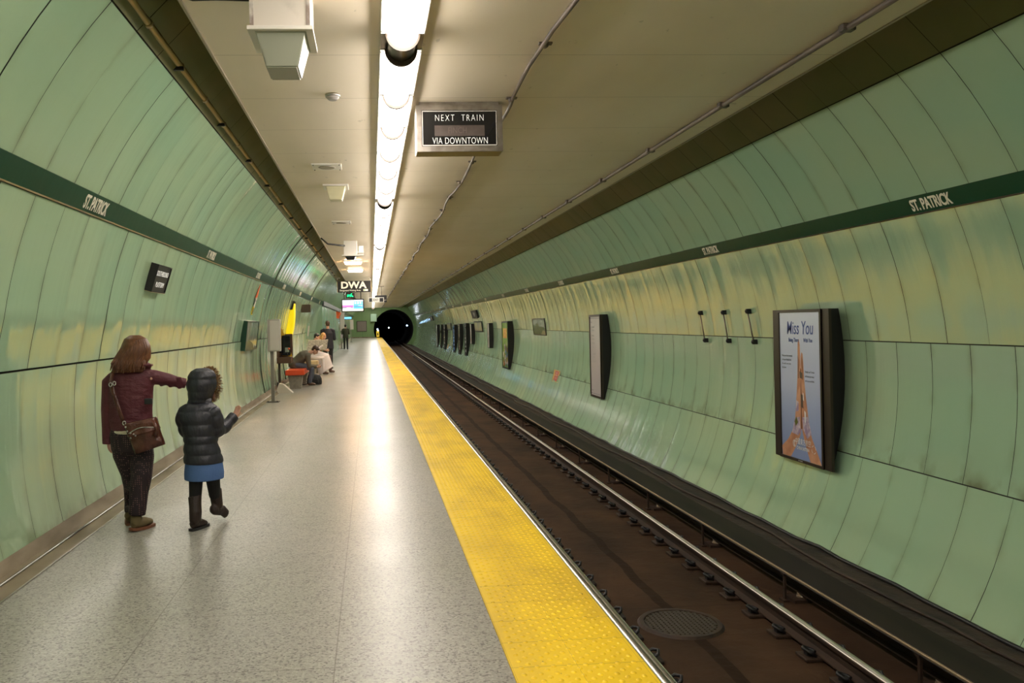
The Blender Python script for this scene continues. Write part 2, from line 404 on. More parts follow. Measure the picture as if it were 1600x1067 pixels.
# end wall with the tunnel mouth
b = MB(); n = 96; hc, hr = Vector((2.78, 1.0)), 2.48
outer = []; inner = []
for i in range(n):
    a = 2*math.pi*i/n
    outer.append(b.b.verts.new((CX+(R+.1)*math.cos(a), YB, ZC+(R+.1)*math.sin(a)))); inner.append(b.b.verts.new((hc.x+hr*math.cos(a), YB, hc.y+hr*math.sin(a))))
for i in range(n): b.b.faces.new((outer[i], outer[(i+1) % n], inner[(i+1) % n], inner[i]))
m_end = mat('end_wall_green', (0.17, 0.28, 0.11), 0.45)
cc = mix(m_end, math_(m_end, 'MULTIPLY', joint(m_end, 0, 1.22, 0.1, 0.02), 0.7), (0.17, 0.28, 0.11), (0.03, 0.06, 0.03)); L(m_end, cc, B(m_end).inputs['Base Color'])
b.done('wall_back', m_end, kind='structure')
b = MB(); ring = [(hc.x+hr*math.cos(2*math.pi*i/n), hc.y+hr*math.sin(2*math.pi*i/n)) for i in range(n)]
b.prism(ring, YB, 168, cap=False); b.quad([(-1, 168, -2), (6, 168, -2), (6, 168, 4), (-1, 168, 4)]); b.done('wall_tunnel', m_tunnel, kind='structure')
b = MB(); b.quad([(-3, YA, -1.6), (6, YA, -1.6), (6, YA, 5.3), (-3, YA, 5.3)]); b.done('wall_near', m_end, kind='structure')
b = MB(); b.box((-2.5, YB-0.06, 0), (0.3, YB, 0.12)); b.done('baseboard_back', m_base, kind='structure')

# ================================================================== LINEAR LIGHTS
def lamp(name):
    t = empty(name, (0, 0, 0), 'white wraparound ceiling light glowing in the long row above the platform', 'light', 'lights in the long row over the platform')
    b = MB(); b.box((-0.155, 0.004, -0.065), (0.155, 1.206, 0.0), bev=0.004)
    for sx in (-.145, .145):
        for yy in (0.06, 0.6, 1.15): b.ball((sx, yy, -0.066), 0.006, seg=6)
    b.done('housing', m_white, t)
    b = MB(); prof = [(-0.105*math.cos(math.pi*i/16), -0.066-0.098*math.sin(math.pi*i/16)) for i in range(17)]
    b.prism(prof, 0.023, 1.192); b.done('lens', m_lens, t, smooth=False)
    b = MB(); prof = [(-0.120*math.cos(math.pi*i/16), -0.0655-0.122*math.sin(math.pi*i/16)) for i in range(17)]
    b.prism(prof, -0.012, 0.022); b.done('end_cap', m_brown, t)
    b = MB(); b.prism(prof, 1.1930, 1.1995); b.done('end_cap', m_brown, t)
    return t
lamp0 = None; yy = 6.08-7.58*2
while yy < 100:
    for k in range(6):
        ly = yy+1.21*k
        if ly < YA+0.1 or ly > YB-1.3: continue
        if lamp0 is None: lamp0 = lamp('ceiling_light'); o = lamp0
        else: o = copy_tree(lamp0)
        o.location = (LAMP_X, ly, CEIL)
    # the dark half-round coupling between the groups
    if yy > YA:
        t = MB(); prof = [(-0.10*math.cos(math.pi*i/16), -0.066-0.088*math.sin(math.pi*i/16)) for i in range(17)]
        t.prism(prof, -0.30, -0.005); t.box((-0.15, -0.30, -0.06), (0.15, -0.005, 0))
        o = t.done('light_coupling', mat('coupling_metal', (0.13, 0.11, 0.09), 0.3, 0.8) if 'cm' not in globals() else cm, label='dark half-round metal coupling between two groups of lit ceiling lights', cat='light fitting', group='couplings in the row of lights')
        cm = o.data.materials[0]; o.location = (LAMP_X, yy, CEIL)
    yy += 7.58

# ================================================================== YELLOW TACTILE STRIP
b = MB(); b.box((0.625, YA, 0.0), (1.266, YB, 0.012))
def dome(bm, x, y, rr=0.0145, h=0.0055, n=8):
    z = 0.012; r0 = [bm.verts.new((x+rr*math.cos(2*math.pi*k/n), y+rr*math.sin(2*math.pi*k/n), z)) for k in range(n)]
    r1 = [bm.verts.new((x+rr*.72*math.cos(2*math.pi*k/n), y+rr*.72*math.sin(2*math.pi*k/n), z+h*.8)) for k in range(n)]
    t_ = bm.verts.new((x, y, z+h))
    for k in range(n):
        f = bm.faces.new((r0[k], r0[(k+1) % n], r1[(k+1) % n], r1[k])); f.smooth = True
        f = bm.faces.new((r1[k], r1[(k+1) % n], t_)); f.smooth = True
y = 3.2; r_ = 0
while y < 60:
    nn = 8 if y < 14 else (6 if y < 25 else 4)
    for k in range(8 if r_ % 2 == 0 else 7):
        dome(b.b, 0.672+0.0775*k+(0 if r_ % 2 == 0 else 0.0387), y, n=nn)
    y += 0.0387; r_ += 1
o = b.done('tactile_strip', m_yellow, label='yellow dotted warning strip running along the platform edge', cat='tactile paving')

# ================================================================== TRACK
RT_Z = -0.95
def rail(name, x, label, parent=None):
    b = MB(); zb = -1.09
    prof = [(-.07, zb), (.07, zb), (.07, zb+.012), (.012, zb+.03), (.012, RT_Z-.04), (.036, RT_Z-.03), (.036, RT_Z-.006), (.028, RT_Z-.001), (-.028, RT_Z-.001), (-.036, RT_Z-.006), (-.036, RT_Z-.03), (-.012, RT_Z-.04), (-.012, zb+.03), (-.07, zb+.012)]
    b.prism([(x+p, q) for p, q in prof], YA, 160); o = b.done(name, m_rust, label=label, cat='rail')
    b = MB(); b.prism([(x+.031*math.cos(math.pi*i/10), RT_Z-.003+.011*math.sin(math.pi*i/10)) for i in range(11)], YA, 150); b.done('running_surface', m_railtop, o, True, label='polished bright top of the rail')
    return o
rail('running_rail', 3.585, 'rusty running rail with a shining top, farther from the platform')
rail('running_rail', 2.09, 'rusty running rail close under the platform edge')
def fastener(name):
    t = empty(name, (0, 0, -1.12), 'sooty rail fastener with spring clips on the track bed', 'rail fastener', 'rail fasteners along the running rails')
    b = MB(); b.box((-.19, -.09, 0.0), (.19, .09, 0.03), bev=0.008); b.done('base_plate', m_rust, t)
    for s_ in (-1, 1):
        b = MB(); b.tube([(s_*.09, -.05, .035), (s_*.15, -.055, .075), (s_*.17, 0, .085), (s_*.14, .055, .075), (s_*.085, .03, .06), (s_*.075, -.01, .055)], .014, 6)
        b.box((s_*.12-.03, -.03, .025), (s_*.12+.03, .03, .06), bev=.005); b.done('spring_clip', m_black, t)
    return t
f0 = None
for x, ph, ymax in ((3.585, 7.0-0.5*9, 70), (2.09, 7.1-0.5*9, 40)):
    y = ph
    while y < ymax:
        if f0 is None: f0 = fastener('rail_fastener'); o = f0
        else: o = copy_tree(f0)
        o.location = (x, y, -1.12); y += 0.5
# third rail, its insulators, cover board
o = MB().prism([(4.10, -.93), (4.16, -.93), (4.16, -.95), (4.14, -.96), (4.14, -1.02), (4.18, -1.03), (4.18, -1.045), (4.08, -1.045), (4.08, -1.03), (4.12, -1.02), (4.12, -.96), (4.10, -.95)], YA, 150).done('power_rail', m_rust, label='dark third rail sheltered under the long cover board', cat='rail')
b = MB(); b.prism([(3.92, -.84), (3.94, -.81), (4.22, -.785), (4.24, -.80), (4.22, -.815), (3.94, -.85)], YA, 150)
o = b.done('cover_board', m_cover, label='long brown cover board over the third rail beside the curved wall', cat='rail cover')
MB().tube([(3.935, YA, -.828), (3.935, 150, -.828)], .014, 8).done('front_edge', mat('worn_edge', (0.30, 0.22, 0.13), 0.3, 0.4), o, label='worn lighter front edge of the board')
def insul(name):
    t = empty(name, (0, 0, 0), 'squat insulator on a base plate carrying the third rail', 'insulator', 'insulators under the third rail')
    MB().box((-.13, -.1, 0), (.16, .1, .03)).done('base_plate', m_rust, t)
    MB().tube([(0, 0, .03), (0, 0, .045), (0, 0, .05), (0, 0, .065), (0, 0, .075)], [.06, .06, .045, .055, .045], 10).done('insulator_body', mat('porcelain', (0.22, 0.15, 0.09), 0.3), t)
    return t
i0 = None; y = 7.84-4
while y < 62:
    if i0 is None: i0 = insul('rail_insulator'); o = i0
    else: o = copy_tree(i0)
    o.location = (4.13, y, -1.12)
    if i0 is o: br0 = MB().box((-.06, -.05, 0), (.0, .05, .02)).box((-.035, -.015, .02), (-.015, .015, .26)).box((-.05, -.03, .255), (.02, .03, .278)).done('cover_bracket', m_rust, label='small rusty upright bracket under the edge of the long cover board', cat='bracket', group='brackets under the cover board'); q = br0
    else: q = br0.copy(); COL.objects.link(q)
    q.location = (3.975, y, -1.12); y += 2.0
# cable lying along the ledge, with hooks
pts = []; y = YA
while y < YB: pts.append((4.93+random.uniform(-.02, .02), y, -.955+random.uniform(-.008, .012))); y += .45
MB().tube(pts, .02, 6).done('trackside_cable', m_black, label='thick black cable lying along the foot of the green wall', cat='cable')
pts = [(4.60+.04*math.sin(k*.7)+random.uniform(-.02, .02), YA+.5*k, -.905) for k in range(220)]
MB().tube(pts, .016, 6).done('trackside_cable', m_rust, label='thin rusty cable lying along the middle of the sooty ledge', cat='cable')
# drain cover
t = empty('drain_cover', (2.73, 7.36, -1.12), 'round perforated drain cover in the sooty track bed', 'drain cover')
b = MB(); n = 40; ro = [b.b.verts.new((.38*math.cos(2*math.pi*i/n), .38*math.sin(2*math.pi*i/n), 0.0)) for i in range(n)]
rm = [b.b.verts.new((.36*math.cos(2*math.pi*i/n), .36*math.sin(2*math.pi*i/n), 0.022)) for i in range(n)]; ri = [b.b.verts.new((.32*math.cos(2*math.pi*i/n), .32*math.sin(2*math.pi*i/n), 0.02)) for i in range(n)]
rj = [b.b.verts.new((.315*math.cos(2*math.pi*i/n), .315*math.sin(2*math.pi*i/n), 0.004)) for i in range(n)]
for A_, B_ in ((ro, rm), (rm, ri), (ri, rj)):
    for i in range(n): b.b.faces.new((A_[i], A_[(i+1) % n], B_[(i+1) % n], B_[i]))
b.done('rim', m_rust, t)
b = MB()
m_grate = mat('worn_grate', (0.045, 0.031, 0.020), 0.6, 0.2)
for i in range(-7, 8):
    h = math.sqrt(max(.31**2-(i*.042)**2, 0))
    if h > .05:
        b.box((i*.042-.013, -h, .004), (i*.042+.013, h, .016)); b.box((-h, i*.042-.013, .004), (h, i*.042+.013, .015))
b.done('grate', m_grate, t)

# ================================================================== CONDUITS, CEILING FITTINGS
def conduit(name, pts, r, m_, label, clips=None, cl=(.05, .03)):
    o = MB().tube(pts, r, 8).done(name, m_, label=label, cat='conduit')
    return o
m_cond = mat('painted_conduit', (0.17, 0.13, 0.10), 0.5, noise=((20, 2, 20), (0.05, 0.04, 0.035), 0.4, 0.65))
pts = []; y = YA; k = 0
while y < YB:
    pts.append((1.34+.028*math.sin(y*1.7)+random.uniform(-.008, .008), y, CEIL-.022)); y += .4
o = conduit('ceiling_conduit', pts, .017, m_cond, 'dark wavy conduit along the middle of the ceiling right of the hanging sign')
y = 3.1
while y < 60:
    MB().box((1.34-.05, y, CEIL-.012), (1.34+.05, y+.05, CEIL)).ball((1.335, y+.025, CEIL-.02), (.03, .035, .022), seg=8).done('clip', m_cond, o); y += 1.5
pts = [(3.44+.006*math.sin(k_), YA+k_*1.5, CEIL-.028) for k_ in range(76)]
o = conduit('ceiling_conduit', pts, .024, m_cond, 'straight dark conduit along the right edge of the ceiling')
y = 3.6
while y < 60:
    MB().box((3.39, y, CEIL-.05), (3.49, y+.07, CEIL), bev=.008).done('junction_fitting', m_cond, o); y += 2.1
# tube in the left cove with hangers
o = MB().tube([(-1.515, YA, 3.80), (-1.515, YB, 3.80)], .028, 12).done('cove_tube', m_brass, label='long shiny tan tube running in the dark cove above the left wall', cat='pipe')
y = 2.0
while y < 50:
    MB().tube([(-1.515, y, 3.80), (-1.515, y+.05, 3.80)], .036, 10).done('collar', m_brass, o); y += .98
y = 3.05
while y < 60:
    MB().box((-1.53, y, 3.82), (-1.50, y+.03, 4.18)).box((-1.555, y, 3.745), (-1.475, y+.03, 3.775)).done('hanger', m_black, o); y += 1.9
m_cable = m_black
MB().tube([(-1.16, 5.25, 3.73), (-1.05, 5.2, 3.68), (-.9, 5.15, 3.665), (-.70, 5.15, 3.66)], .017, 8).done('feed_cable', m_cable, label='black cable looping from the left cove to the nearest square ceiling lantern', cat='cable')
MB().tube([(-1.13, 19.6, 3.70), (-.98, 19.7, 3.57), (-.7, 19.9, 3.55), (-.60, 20.1, 3.56)], .02, 8).done('feed_cable', m_cable, label='black cable drooping from the left cove to the small ceiling box before the DWA sign', cat='cable')
def lantern(name, loc, label, box=True, lit=None, sc=1.0):
    t = empty(name, loc, label, 'lantern', 'square tapered lanterns under the ceiling' if not box else None)
    z = 0
    if box:
        MB().box((-.175, -.30, -.285), (.175, .10, 0.0), bev=.004).done('mounting_box', mat('scuffed_white', (0.68, 0.62, 0.55), 0.5, noise=((4, 30, 4), (0.5, 0.45, 0.4), 0.55, 0.75)), t); z = -.285
        MB().box((-.178, -.304, -.285), (-.155, -.298, 0)).box((.155, -.304, -.285), (.178, -.298, 0)).done('corner_strip', mat('scuffed_brown', (0.28, 0.22, 0.19), .6, noise=((10, 10, 8), (0.6, 0.55, 0.5), .45, .6)), t)
    MB().box((-.195*sc, -.32*sc, z-.025), (.195*sc, .12*sc, z), bev=.004).done('rim', m_white, t)
    b = MB(); a0, a1, y0, y1 = .145*sc, .095*sc, (-.28*sc, .08*sc), (-.235*sc, .035*sc); zt, zb = z-.024, z-.024-.20*sc
    P = [(-a0, y0[0], zt), (a0, y0[0], zt), (a0, y0[1], zt), (-a0, y0[1], zt)]; Q = [(-a1, y1[0], zb), (a1, y1[0], zb), (a1, y1[1], zb), (-a1, y1[1], zb)]
    for i in range(4): b.quad([P[i], P[(i+1) % 4], Q[(i+1) % 4], Q[i]])
    b.quad(Q); b.quad(P); bmesh.ops.remove_doubles(b.b, verts=b.b.verts[:], dist=1e-5)
    bmesh.ops.bevel(b.b, geom=b.b.edges[:], offset=.008*sc, segments=2, affect='EDGES')
    b.done('diffuser', lit or m_cream, t)
    return t
lantern('ceiling_lantern', (at_y(437, 40, 4.97).x, 5.29, CEIL), 'large scuffed white box with a tapered grey-green diffuser, nearest the camera', True)
bpy.data.objects['diffuser'].data.materials[0] = mat('grey_diffuser', (0.30, 0.31, 0.24), 0.3)
o = lantern('ceiling_lantern', (-.48, 12.55, CEIL), 'cream tapered lantern on the ceiling beyond the first round speaker plate', False, None, .95); del o['group']
m_warm = mat('warm_lens', (1, .8, .5), .4, emit=48, ecol=(1, .62, .34))
for y_, lb in ((27.2, 'white square ceiling lamp behind the small ceiling box, nearer of two'), (31.2, 'white square ceiling lamp just in front of the DWA sign, farther of two')):
    t = empty('ceiling_lamp', (-.55, y_, CEIL), lb, 'ceiling lamp', 'lit square ceiling lamps')
    MB().box((-.3, -.3, -.03), (.3, .3, 0), bev=.005).done('frame', m_white, t)
    MB().box((-.26, -.26, -.085), (.26, .26, -.03), bev=.02).done('diffuser', m_warm, t)
def plate(loc, label):
    t = empty('speaker_plate', loc, label, 'speaker', 'round speakers on square ceiling plates')
    MB().box((-.19, -.19, -.02), (.19, .19, 0), bev=.006).done('plate', m_cream if 0 else m_white, t)
    b = MB(); b.tube([(0, 0, -.0205), (0, 0, -.030)], [.11, .10], 24); b.done('speaker_grille', mat('grille_tan', (0.42, 0.36, 0.28), .6, noise=((120, 120, 1), (0.2, 0.17, 0.13), .45, .55)), t)
    b = MB()
    for sx in (-1, 1):
        for sy in (-1, 1): b.ball((sx*.165, sy*.165, -.022), .009, seg=6)
    b.done('screw', m_brown, t)
plate((-.53, 10.85, CEIL), 'round speaker on a square ceiling plate, nearer one'); plate((-.55, 16.75, CEIL), 'round speaker on a square ceiling plate, farther one')
t = empty('smoke_detector', (-.30, 7.5, CEIL), 'small grey round smoke detector on the cream ceiling', 'smoke detector')
MB().tube([(0, 0, 0), (0, 0, -.022)], [.068, .068], 24).done('base', m_steel, t); MB().tube([(0, 0, -.022), (0, 0, -.03), (0, 0, -.052)], [.06, .058, .035], 24).done('sensor_head', mat('grey_plastic', (0.35, 0.32, 0.30), .4), t)
# small box camera before the DWA sign
t = empty('ceiling_camera_box', (-.47, 20.6, CEIL), 'small white box with a dark square opening hanging before the DWA sign', 'camera')
MB().box((-.165, -.12, -.36), (.165, .22, 0), bev=.01).done('housing', m_white, t)
MB().box((-.21, -.2, -.385), (.21, .2, -.355), bev=.006).done('flange', m_white, t)
b = MB(); P = [(-.13, -.17, -.386), (.13, -.17, -.386), (.13, .1, -.386), (-.13, .1, -.386)]; Q = [(-.09, -.13, -.47), (.09, -.13, -.47), (.09, .06, -.47), (-.09, .06, -.47)]
for i in range(4): b.quad([P[i], P[(i+1) % 4], Q[(i+1) % 4], Q[i]])
b.quad(Q); b.quad(P); b.done('window', m_gloss, t)
MB().box((.17, -.06, -.30), (.33, .0, -.27)).box((.20, .0, -.36), (.32, .16, -.12)).done('side_bracket', m_white, t)

# ================================================================== HANGING SIGNS
# NEXT TRAIN sign
def face_at(px0, py0, px1, py1, Y):
    a_ = at_y(px0, py0, Y); b_ = at_y(px1, py1, Y); return a_, b_
t = empty('train_sign', (0.865, 7.75, CEIL), 'black NEXT TRAIN VIA DOWNTOWN box sign in a metal case under the ceiling', 'sign')
SW, SH, SD = .405, .47, .22
m_case = mat('sign_case', (0.42, 0.38, 0.34), 0.3, 0.85, noise=((8, 8, 8), (0.25, 0.22, 0.19), .4, .7))
b = MB(); b.box((-SW, 0, -SH), (SW, SD, -.035)); b.box((-SW+.03, .02, -.036), (SW-.03, SD-.02, 0))
b.box((-SW-.0, -.012, -SH), (SW, 0, -SH+.05)).box((-SW, -.012, -.085), (SW, 0, -.035)).box((-SW, -.012, -SH+.05), (-SW+.05, 0, -.085)).box((SW-.05, -.012, -SH+.05), (SW, 0, -.085))
b.done('case', m_case, t)
MB().box((-SW+.01, .0, -SH-.004), (SW-.01, SD-.01, -SH+.0)).done('bottom_plate', mat('ochre_underside', (0.30, 0.22, 0.07), .5), t, label='ochre underside of the case')
MB().box((-SW+.05, -.006, -SH+.05), (SW-.05, -.001, -.085)).done('front_glass', m_gloss, t)
b = MB(); x0, x1, z0, z1 = -SW+.055, SW-.055, -SH+.055, -.09
for lo, hi in (((x0, z0), (x1, z0+.008)), ((x0, z1-.006), (x1, z1)), ((x0, z0), (x0+.006, z1)), ((x1-.006, z0), (x1, z1))): b.box((lo[0], -.0085, lo[1]), (hi[0], -.006, hi[1]))
b.done('white_border', m_white, t)
MB().box((-.235+.0, -.0075, -.325), (.235, -.006, -.225)).done('display_window', mat('dim_display', (0.085, 0.065, 0.058), .35, noise=((9, 9, 9), (0.11, 0.085, 0.075), .4, .6)), t)
m_txt = mat('sign_white', (0.85, 0.84, 0.78), .5, emit=.35)
text('lettering', 'NEXT  TRAIN', .088, FRONT(Vector((0, -.008, -.158))), m_txt, t, .001, .70, -.0016, gap=1.30)
text('lettering', 'VIA DOWNTOWN', .088, FRONT(Vector((.005, -.008, -.372))), m_txt, t, .001, .68, -.0010, gap=1.06)
text('lettering', 'FINCH', .078, FRONT(Vector((-.02, -.0085, -.275))), mat('unlit_letters', (0.15, 0.11, 0.10), .5), t, .0005, .8)

# DWA sign, running-man sign, screen
YD = 36.5
def rect_at(px0, py0, px1, py1, Y):
    a_ = at_y((px0+px1)/2, (py0+py1)/2, Y); k_ = Y/FPX
    return a_, abs(px1-px0)*k_/2, abs(py1-py0)*k_/2
c_, hw, hh = rect_at(527.3, 439, 579.5, 456.5, YD)
t = empty('waiting_area_sign', c_, 'wide black DWA sign hanging on thin rods above the screen', 'sign')
MB().box((-hw, 0, -hh), (hw, .12, hh), bev=.006).done('sign_box', m_black, t)
MB().box((-hw-.012, -.004, -hh), (-hw+.006, .124, hh)).box((hw-.006, -.004, -hh), (hw+.012, .124, hh)).done('side_trim', m_brass, t)
m_let = mat('cream_lit', (0.85, 0.78, 0.62), .5, emit=.45)
text('lettering', 'DWA', .40, FRONT(Vector((-.03, -.006, .055))), m_let, t, .002, 1.12, .014, gap=1.02)
text('lettering', 'Designated Waiting Area', .105, FRONT(Vector((-.18, -.006, -.165))), m_let, t, .001, .85)
MB().box((.40, -.004, -.20), (.60, -.001, -.115)).done('symbol_panel', m_let, t)
MB().box((.42, -.006, -.185), (.47, -.004, -.13)).done('symbol', mat('pale_green', (0.2, 0.6, 0.3), .5), t)
MB().tube([(-hw+.0, .06, hh), (-hw+.0, .06, CEIL-c_.z)], .012, 8).box((-hw-.12, .0, CEIL-c_.z-.02), (-hw+.12, .12, CEIL-c_.z)).done('hanging_rod', m_steel, t)
MB().tube([(hw-.02, .06, hh), (hw-.02, .06, CEIL-c_.z)], .012, 8).box((hw-.3, .0, CEIL-c_.z-.02), (hw+.0, .12, CEIL-c_.z)).done('hanging_rod', m_steel, t)
cd = c_
c_, hw, hh = rect_at(540.3, 457.5, 554, 466, YD)
t = empty('exit_sign', c_, 'small black sign with a glowing green running figure between the DWA sign and the screen', 'sign')
MB().box((-hw, .02, -hh), (hw, .10, hh)).done('sign_box', m_black, t)
m_gl = mat('green_glow', (0, 1, .3), .5, emit=1.4, ecol=(0.0, 1.0, 0.24))
b = MB(); b.tube([(-.13, .014, -.045), (-.08, .014, -.02), (-.03, .014, .02), (.03, .014, .03), (.07, .014, -.02), (.13, .014, -.04)], .022, 8, flat=.4, ref=(0, 1, 0))
b.tube([(-.03, .014, .02), (-.1, .014, .035), (-.13, .014, .01)], .015, 8, ref=(0, 1, 0)); b.ball((.06, .014, .075), .024, seg=10); b.tube([(.03, .014, .03), (.02, .014, -.03), (-.02, .014, -.05)], .018, 8, ref=(0, 1, 0))
b.done('running_figure', m_gl, t)
c_, hw, hh = rect_at(533.7, 467, 568.7, 487.3, YD)
t = empty('screen_monitor', c_, 'black-framed bright information screen hanging under the DWA sign', 'screen')
MB().box((-hw, 0, -hh), (hw, .12, hh), bev=.01).done('case', m_black, t)
MB().box((-.38, .03, hh), (-.34, .08, cd.z-.245-c_.z)).done('hanger', m_black, t); MB().box((.34, .03, hh), (.38, .08, cd.z-.245-c_.z)).done('hanger', m_black, t)
b = MB(); W, H_ = hw-.045, hh-.045
def em(n_, c3, s_): return mat(n_, c3, .4, emit=s_, ecol=c3)
mats = [em('screen_white', (.85, .88, 1), 1.1), em('screen_cyan', (.05, .62, .85), 1.0), em('screen_blue', (.12, .38, .62), .9), em('screen_pink', (.75, .16, .5), .9), em('screen_grey', (.45, .5, .6), .7), em('screen_pale', (.9, .9, .72), 1.1), em('screen_dark', (.05, .05, .07), .6)]
def pan(x0, x1, z0, z1, mi, y_=-.002): b.box((x0*W, y_, z0*H_), (x1*W, .001, z1*H_), mi=mi)
pan(-1, 1, -1, 1, 4); pan(-1, .08, .1, .92, 0, -.004); pan(.12, .95, .22, .7, 1, -.004); pan(.1, 1, -.62, .2, 2, -.004); pan(-1, .03, -.3, .02, 3, -.004); pan(-.6, -.2, -.52, -.38, 0, -.004); pan(-1, 1, -1, -.65, 5, -.004); pan(-1, -.0, -.36, -.30, 6, -.005); pan(.1, 1, .8, .95, 0, -.004)
pan(.12, .8, -.25, -.19, 6, -.006); pan(.55, .95, -.1, -.03, 0, -.006); pan(.12, .9, -.45, -.38, 1, -.006); pan(-.85, -.3, .5, .55, 4, -.006); pan(-.85, -.1, .3, .34, 4, -.006)
for q in range(3): b.box((.18*W+q*.25*W, -.008, .30*H_), (.33*W+q*.25*W, -.004, .62*H_), mi=0)
b.done('screen', mats, t)
# double sign with arrows by the row of lights
YS = 45
c_, hw, hh = rect_at(586, 475, 604, 462.5, YS)
c1, w1, h1 = rect_at(576, 464.7, 600, 472.3, YS); t = empty('exit_sign', c1, 'white and black EXIT direction sign hanging below the lights past the DWA sign', 'sign')
MB().box((-w1, 0, -h1), (w1, .08, h1)).done('front_panel', m_white, t)
MB().box((-w1+.03, -.004, -h1+.03), (-w1+.19, 0, h1-.03)).done('symbol_panel', m_black, t); MB().box((w1-.24, -.004, -h1+.03), (w1-.04, 0, h1-.03)).done('symbol_panel', m_black, t)
text('lettering', 'EXIT', .16, FRONT(Vector((-.02, -.004, 0))), m_black, t, .001, .9, .003)
MB().box((w1-.5, .25, -h1), (w1+.16, .33, h1+.12)).done('rear_panel', m_black, t)
text('lettering', 'EXIT', .09, FRONT(Vector((w1+.06, .248, -.02))), m_white, t, .001, .7)
c2 = at_y(600, 470, YS)
MB().tube([(w1-.12, .29, h1+.1), (w1-.12, .29, CEIL-c1.z)], .012, 8).box((w1-.25, .2, CEIL-c1.z-.02), (w1+.02, .38, CEIL-c1.z)).done('hanging_rod', m_brown, t)
MB().tube([(-w1+.05, .06, h1), (-w1+.05, .06, CEIL-c1.z)], .008, 8).done('hanging_rod', m_brown, t)

# ================================================================== RIGHT WALL: POSTERS, BRACKETS, STICKER
def back_case(b, y0, y1, z0, z1, xf, side=1, n=10):
    prof = [(xf, z0), (xf, z1)] + [(wall_x(z1+(z0-z1)*i/n, side)-side*.008, z1+(z0-z1)*i/n) for i in range(n+1)]
    b.prism(prof, y0, y1)
def poster(name, y0, y1, z0, z1, xf, label, group, face, flange=.0, border=.05, cat='poster', mframe=None):
    t = empty(name, (xf, (y0+y1)/2, (z0+z1)/2), label, cat, group)
    t_off = Matrix.Translation(-t.location)
    b = MB(); back_case(b, y0, y1, z0, z1, xf+.035); bmesh.ops.transform(b.b, matrix=t_off, verts=b.b.verts[:]); b.done('case', m_black, t)
    hw, hh = (y1-y0)/2, (z1-z0)/2; mf = mframe or m_brown
    b = MB()
    b.box((0, -hw-flange, -hh), (.035, hw+flange, hh))
    if flange: b.box((-.012, -hw, -hh), (0, -hw+border*.6, hh)).box((-.012, hw-border*.6, -hh), (0, hw, hh))
    b.box((-.018, -hw, hh-border), (0, hw, hh)).box((-.018, -hw, -hh), (0, hw, -hh+border)).box((-.018, -hw, -hh+border), (0, -hw+border, hh-border)).box((-.018, hw-border, -hh+border), (0, hw, hh-border))
    b.done('frame', mf, t)
    # poster face in local (u right as seen, v up)
    M_ = frame_m(Vector((-.002, 0, 0)), (0, -1, 0), (0, 0, 1))
    face(t, M_, hw-border, hh-border)
    return t
def flat(t, M_, name, polys, m_, off=0.001):     # flat printed shape: list of polygons in (u,v)
    b = MB()
    for p in polys:
        b.b.faces.new([b.b.verts.new(M_ @ Vector((u, v_, off))) for u, v_ in p])
    me = bpy.data.meshes.new(name); b.b.to_mesh(me); b.b.free(); return link(name, me, m_, t)
m_ink = mat('print_blue', (0.05, 0.09, 0.33), .4); m_dark = mat('print_dark', (0.07, 0.07, 0.10), .4); m_pw = mat('print_white', (0.8, 0.8, 0.8), .4)
m_skin_p = mat('print_skin', (0.50, 0.21, 0.11), .35, noise=((5, 5, 5), (0.68, 0.36, 0.22), .35, .65)); 
m_brn_p = mat('print_shadow_brown', (0.22, 0.09, 0.05), .35); m_lil = mat('print_lilac', (0.35, 0.25, 0.40), .35, noise=((12, 12, 12), (0.65, 0.55, 0.6), .4, .6))
